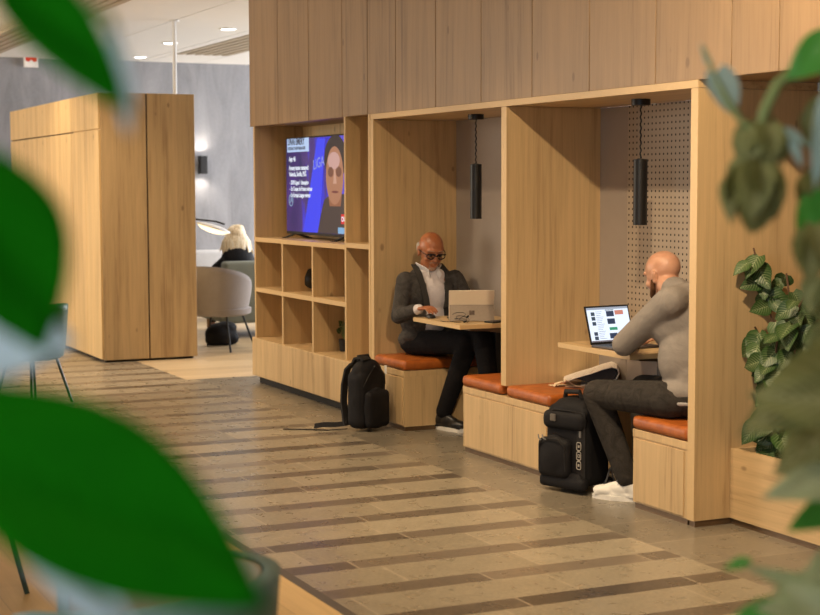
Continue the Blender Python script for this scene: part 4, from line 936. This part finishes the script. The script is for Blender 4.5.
# ------------------------------------------------------------------ near plants
def leafpx(b, base, tip, w, nrm, shape='long', fold=.15, curl=.1, nu=5, nv=12):
    """base and tip given as (px, py, distance) points of the place"""
    leaf_geo(b, atT(*base), atT(*tip), nrm, w, shape, fold, curl, nu, nv)
toC = -fw
t = thing('broad_leaved_plant', 'tall potted plant with broad deep green leaves, very close at the left', 'plant', atT(-330, 900, 1.15)*1)
t.location.z = 0; gx0, gy0 = t.location.x, t.location.y
b = MB(); b.lathe([(.13, 0), (.17, .34), (.16, .34), (.155, .30)], (gx0, gy0, 0), 32); pt = obj('pot', b, plain('white_pot', (.7, .68, .64), .5), t, True)
b = MB(); b.lathe([(.15, .29), (.15, .30)], (gx0, gy0, 0), 24); obj('soil', b, soil, pt)
top = V(gx0, gy0, 1.95)
b = MB(); trunk = [V(gx0+.02*math.sin(k), gy0+.02*math.cos(k*1.3), .28+k*.167) for k in range(11)]; b.tube(trunk, [.018-.001*k for k in range(11)], 10); obj('stem', b, stem_b, t, True)
def big(base, tip, w, nrm, mat, attach, fold=.12, curl=.08, shape='oval'):
    b = MB(); leafpx(b, base, tip, w, nrm, shape, fold, curl, 6, 16); o = obj('leaf', b, mat, t, 'all')
    s = o.modifiers.new('t', 'SOLIDIFY'); s.thickness = .0012
    b = MB(); A = V(gx0, gy0, attach); B = atT(*base); b.tube([A, A.lerp(B, .5)+V(0, 0, .04), B, B.lerp(atT(*tip), .1)], .004, 7); obj('petiole', b, stem_m, o)
big((-95, 384, 1.0), (266, 602, .92), .108, toC+V(0, 0, .5), L_deep, 1.40, .10, .05)
big((-45, 130, 1.0), (43, 345, .95), .085, toC+V(.2, .2, .2), L_deep, 1.62)
big((-30, -75, 1.0), (124, 100, .95), .046, toC+V(0, 0, .3), L_deep, 1.85, .12, .10)
big((-110, 322, 1.07), (78, 342, 1.02), .066, toC+V(0, 0, .1), L_glare, 1.50, .15, -.03)  # this and the next two pale leaves stand in for daylight glare
big((-70, 395, 1.05), (150, 668, 1.0), .040, toC+V(.4, 0, .3), L_glare, 1.35)
big((112, 20, 1.08), (128, 128, 1.04), .016, toC+V(.4, 0, .3), L_glare, 1.85)
# right-hand vine
R0 = atT(905, 620, 2.3)
t = thing('trailing_vine', 'tall leafy vine with mottled olive leaves, close at the right edge', 'plant', (R0.x, R0.y, 0)); gx1, gy1 = R0.x, R0.y
b = MB(); b.lathe([(.14, 0), (.18, .36), (.17, .36), (.165, .32)], (gx1, gy1, 0), 32); pt = obj('pot', b, pot_m, t, True)
b = MB(); b.lathe([(.16, .31), (.16, .32)], (gx1, gy1, 0), 24); obj('soil', b, soil, pt)
b = MB()
b.tube([V(gx1, gy1, .3), V(gx1+.02, gy1, .8), atT(850, 420, 2.3), atT(835, 250, 2.3), atT(828, 90, 2.3), atT(835, -40, 2.3)], .009, 8)
b.tube([atT(832, 60, 2.3), atT(800, 66, 2.28), atT(777, 85, 2.27), atT(764, 112, 2.26), atT(758, 140, 2.26)], [.008, .0085, .0085, .008, .006], 8)
b.tube([atT(765, 140, 2.26), atT(742, 122, 2.25), atT(729, 104, 2.25), atT(714, 76, 2.25), atT(703, 46, 2.25)], [.006, .005, .005, .004, .002], 8)
b.tube([atT(832, 150, 2.3), atT(800, 142, 2.27), atT(768, 130, 2.26)], .005, 8)
obj('stem', b, stem_m, t, True)
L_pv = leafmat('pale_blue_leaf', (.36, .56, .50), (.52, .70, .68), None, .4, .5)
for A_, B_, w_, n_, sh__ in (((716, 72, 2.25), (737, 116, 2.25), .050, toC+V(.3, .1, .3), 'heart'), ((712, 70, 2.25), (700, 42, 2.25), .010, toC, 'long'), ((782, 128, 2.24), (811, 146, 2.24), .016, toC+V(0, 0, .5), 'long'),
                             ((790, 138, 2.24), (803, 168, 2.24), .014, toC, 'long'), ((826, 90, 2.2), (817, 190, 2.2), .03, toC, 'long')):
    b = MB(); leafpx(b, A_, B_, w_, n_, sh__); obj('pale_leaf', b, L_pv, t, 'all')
b = MB(); rnd = random.Random(11)
def cluster(px, py, d, r, n, s, squash=.9):
    c0 = atT(px, py, d); k_ = d/FPX
    for i in range(n):
        u = V(rnd.gauss(0, 1), rnd.gauss(0, 1), rnd.gauss(0, 1)).normalized(); base = c0+u*r*k_*.55+V(0, 0, r*k_*.25)
        dn = (V(0, 0, -1)+u*.55).normalized(); leaf_geo(b, base, base+dn*s, u+toC*.4, s*.85, 'heart', .25, .35, 4, 9)
cluster(762, 136, 2.26, 24, 18, .052); cluster(752, 180, 2.25, 26, 30, .066)
cluster(825, 285, 2.3, 16, 10, .05); cluster(830, 335, 2.3, 16, 10, .06); cluster(812, 230, 2.2, 10, 3, .07); cluster(824, 180, 2.3, 16, 10, .06); cluster(826, 110, 2.3, 14, 8, .06)
leafpx(b, (862, 375, 2.1), (757, 412, 2.0), .12, toC+V(0, 0, .6), 'heart', .15, .25); leafpx(b, (855, 405, 2.15), (797, 465, 2.05), .12, toC+V(.4, 0, .2), 'heart', .2, .3); leafpx(b, (850, 405, 2.05), (765, 392, 2.0), .08, toC+V(.2, 0, .2), 'heart', .2, .3)
leafpx(b, (865, 360, 2.2), (820, 440, 2.2), .12, toC, 'heart', .2, .2)
obj('foliage', b, L_olive, t, 'all')
b = MB()
leafpx(b, (835, 40, 2.2), (786, 76, 2.2), .060, toC+V(0, 0, .4), 'heart', .1, .2); leafpx(b, (812, 200, 2.25), (806, 258, 2.22), .042, toC, 'heart', .1, .2); leafpx(b, (826, 195, 2.25), (818, 262, 2.25), .05, toC, 'heart')
leafpx(b, (840, 505, 2.1), (790, 528, 2.05), .045, toC+V(0, 0, .5), 'heart'); leafpx(b, (752, 560, 2.1), (722, 568, 2.1), .018, toC+V(0, 0, 1))
leafpx(b, (790, 605, 2.0), (725, 622, 2.0), .035, toC+V(0, 0, .6))
obj('bright_foliage', b, L_mid, t, 'all')
b = MB()
leafpx(b, (838, 478, 2.05), (765, 494, 2.0), .052, toC+V(0, 0, .5), 'heart', .2, .1); leafpx(b, (835, 600, 2.0), (742, 566, 2.0), .030, toC+V(0, 0, .6), 'long', .2, -.05)
for a_, c_, w_ in (((850, 590, 2.0), (775, 588, 1.95), .06), ((850, 620, 1.95), (760, 604, 1.9), .06), ((845, 640, 1.9), (790, 580, 1.9), .07), ((850, 560, 2.0), (805, 578, 1.95), .05)): leafpx(b, a_, c_, w_, toC+V(rnd.uniform(-.4, .4), 0, .6), 'long', .2, .1)
obj('cream_foliage', b, L_cream, t, 'all')
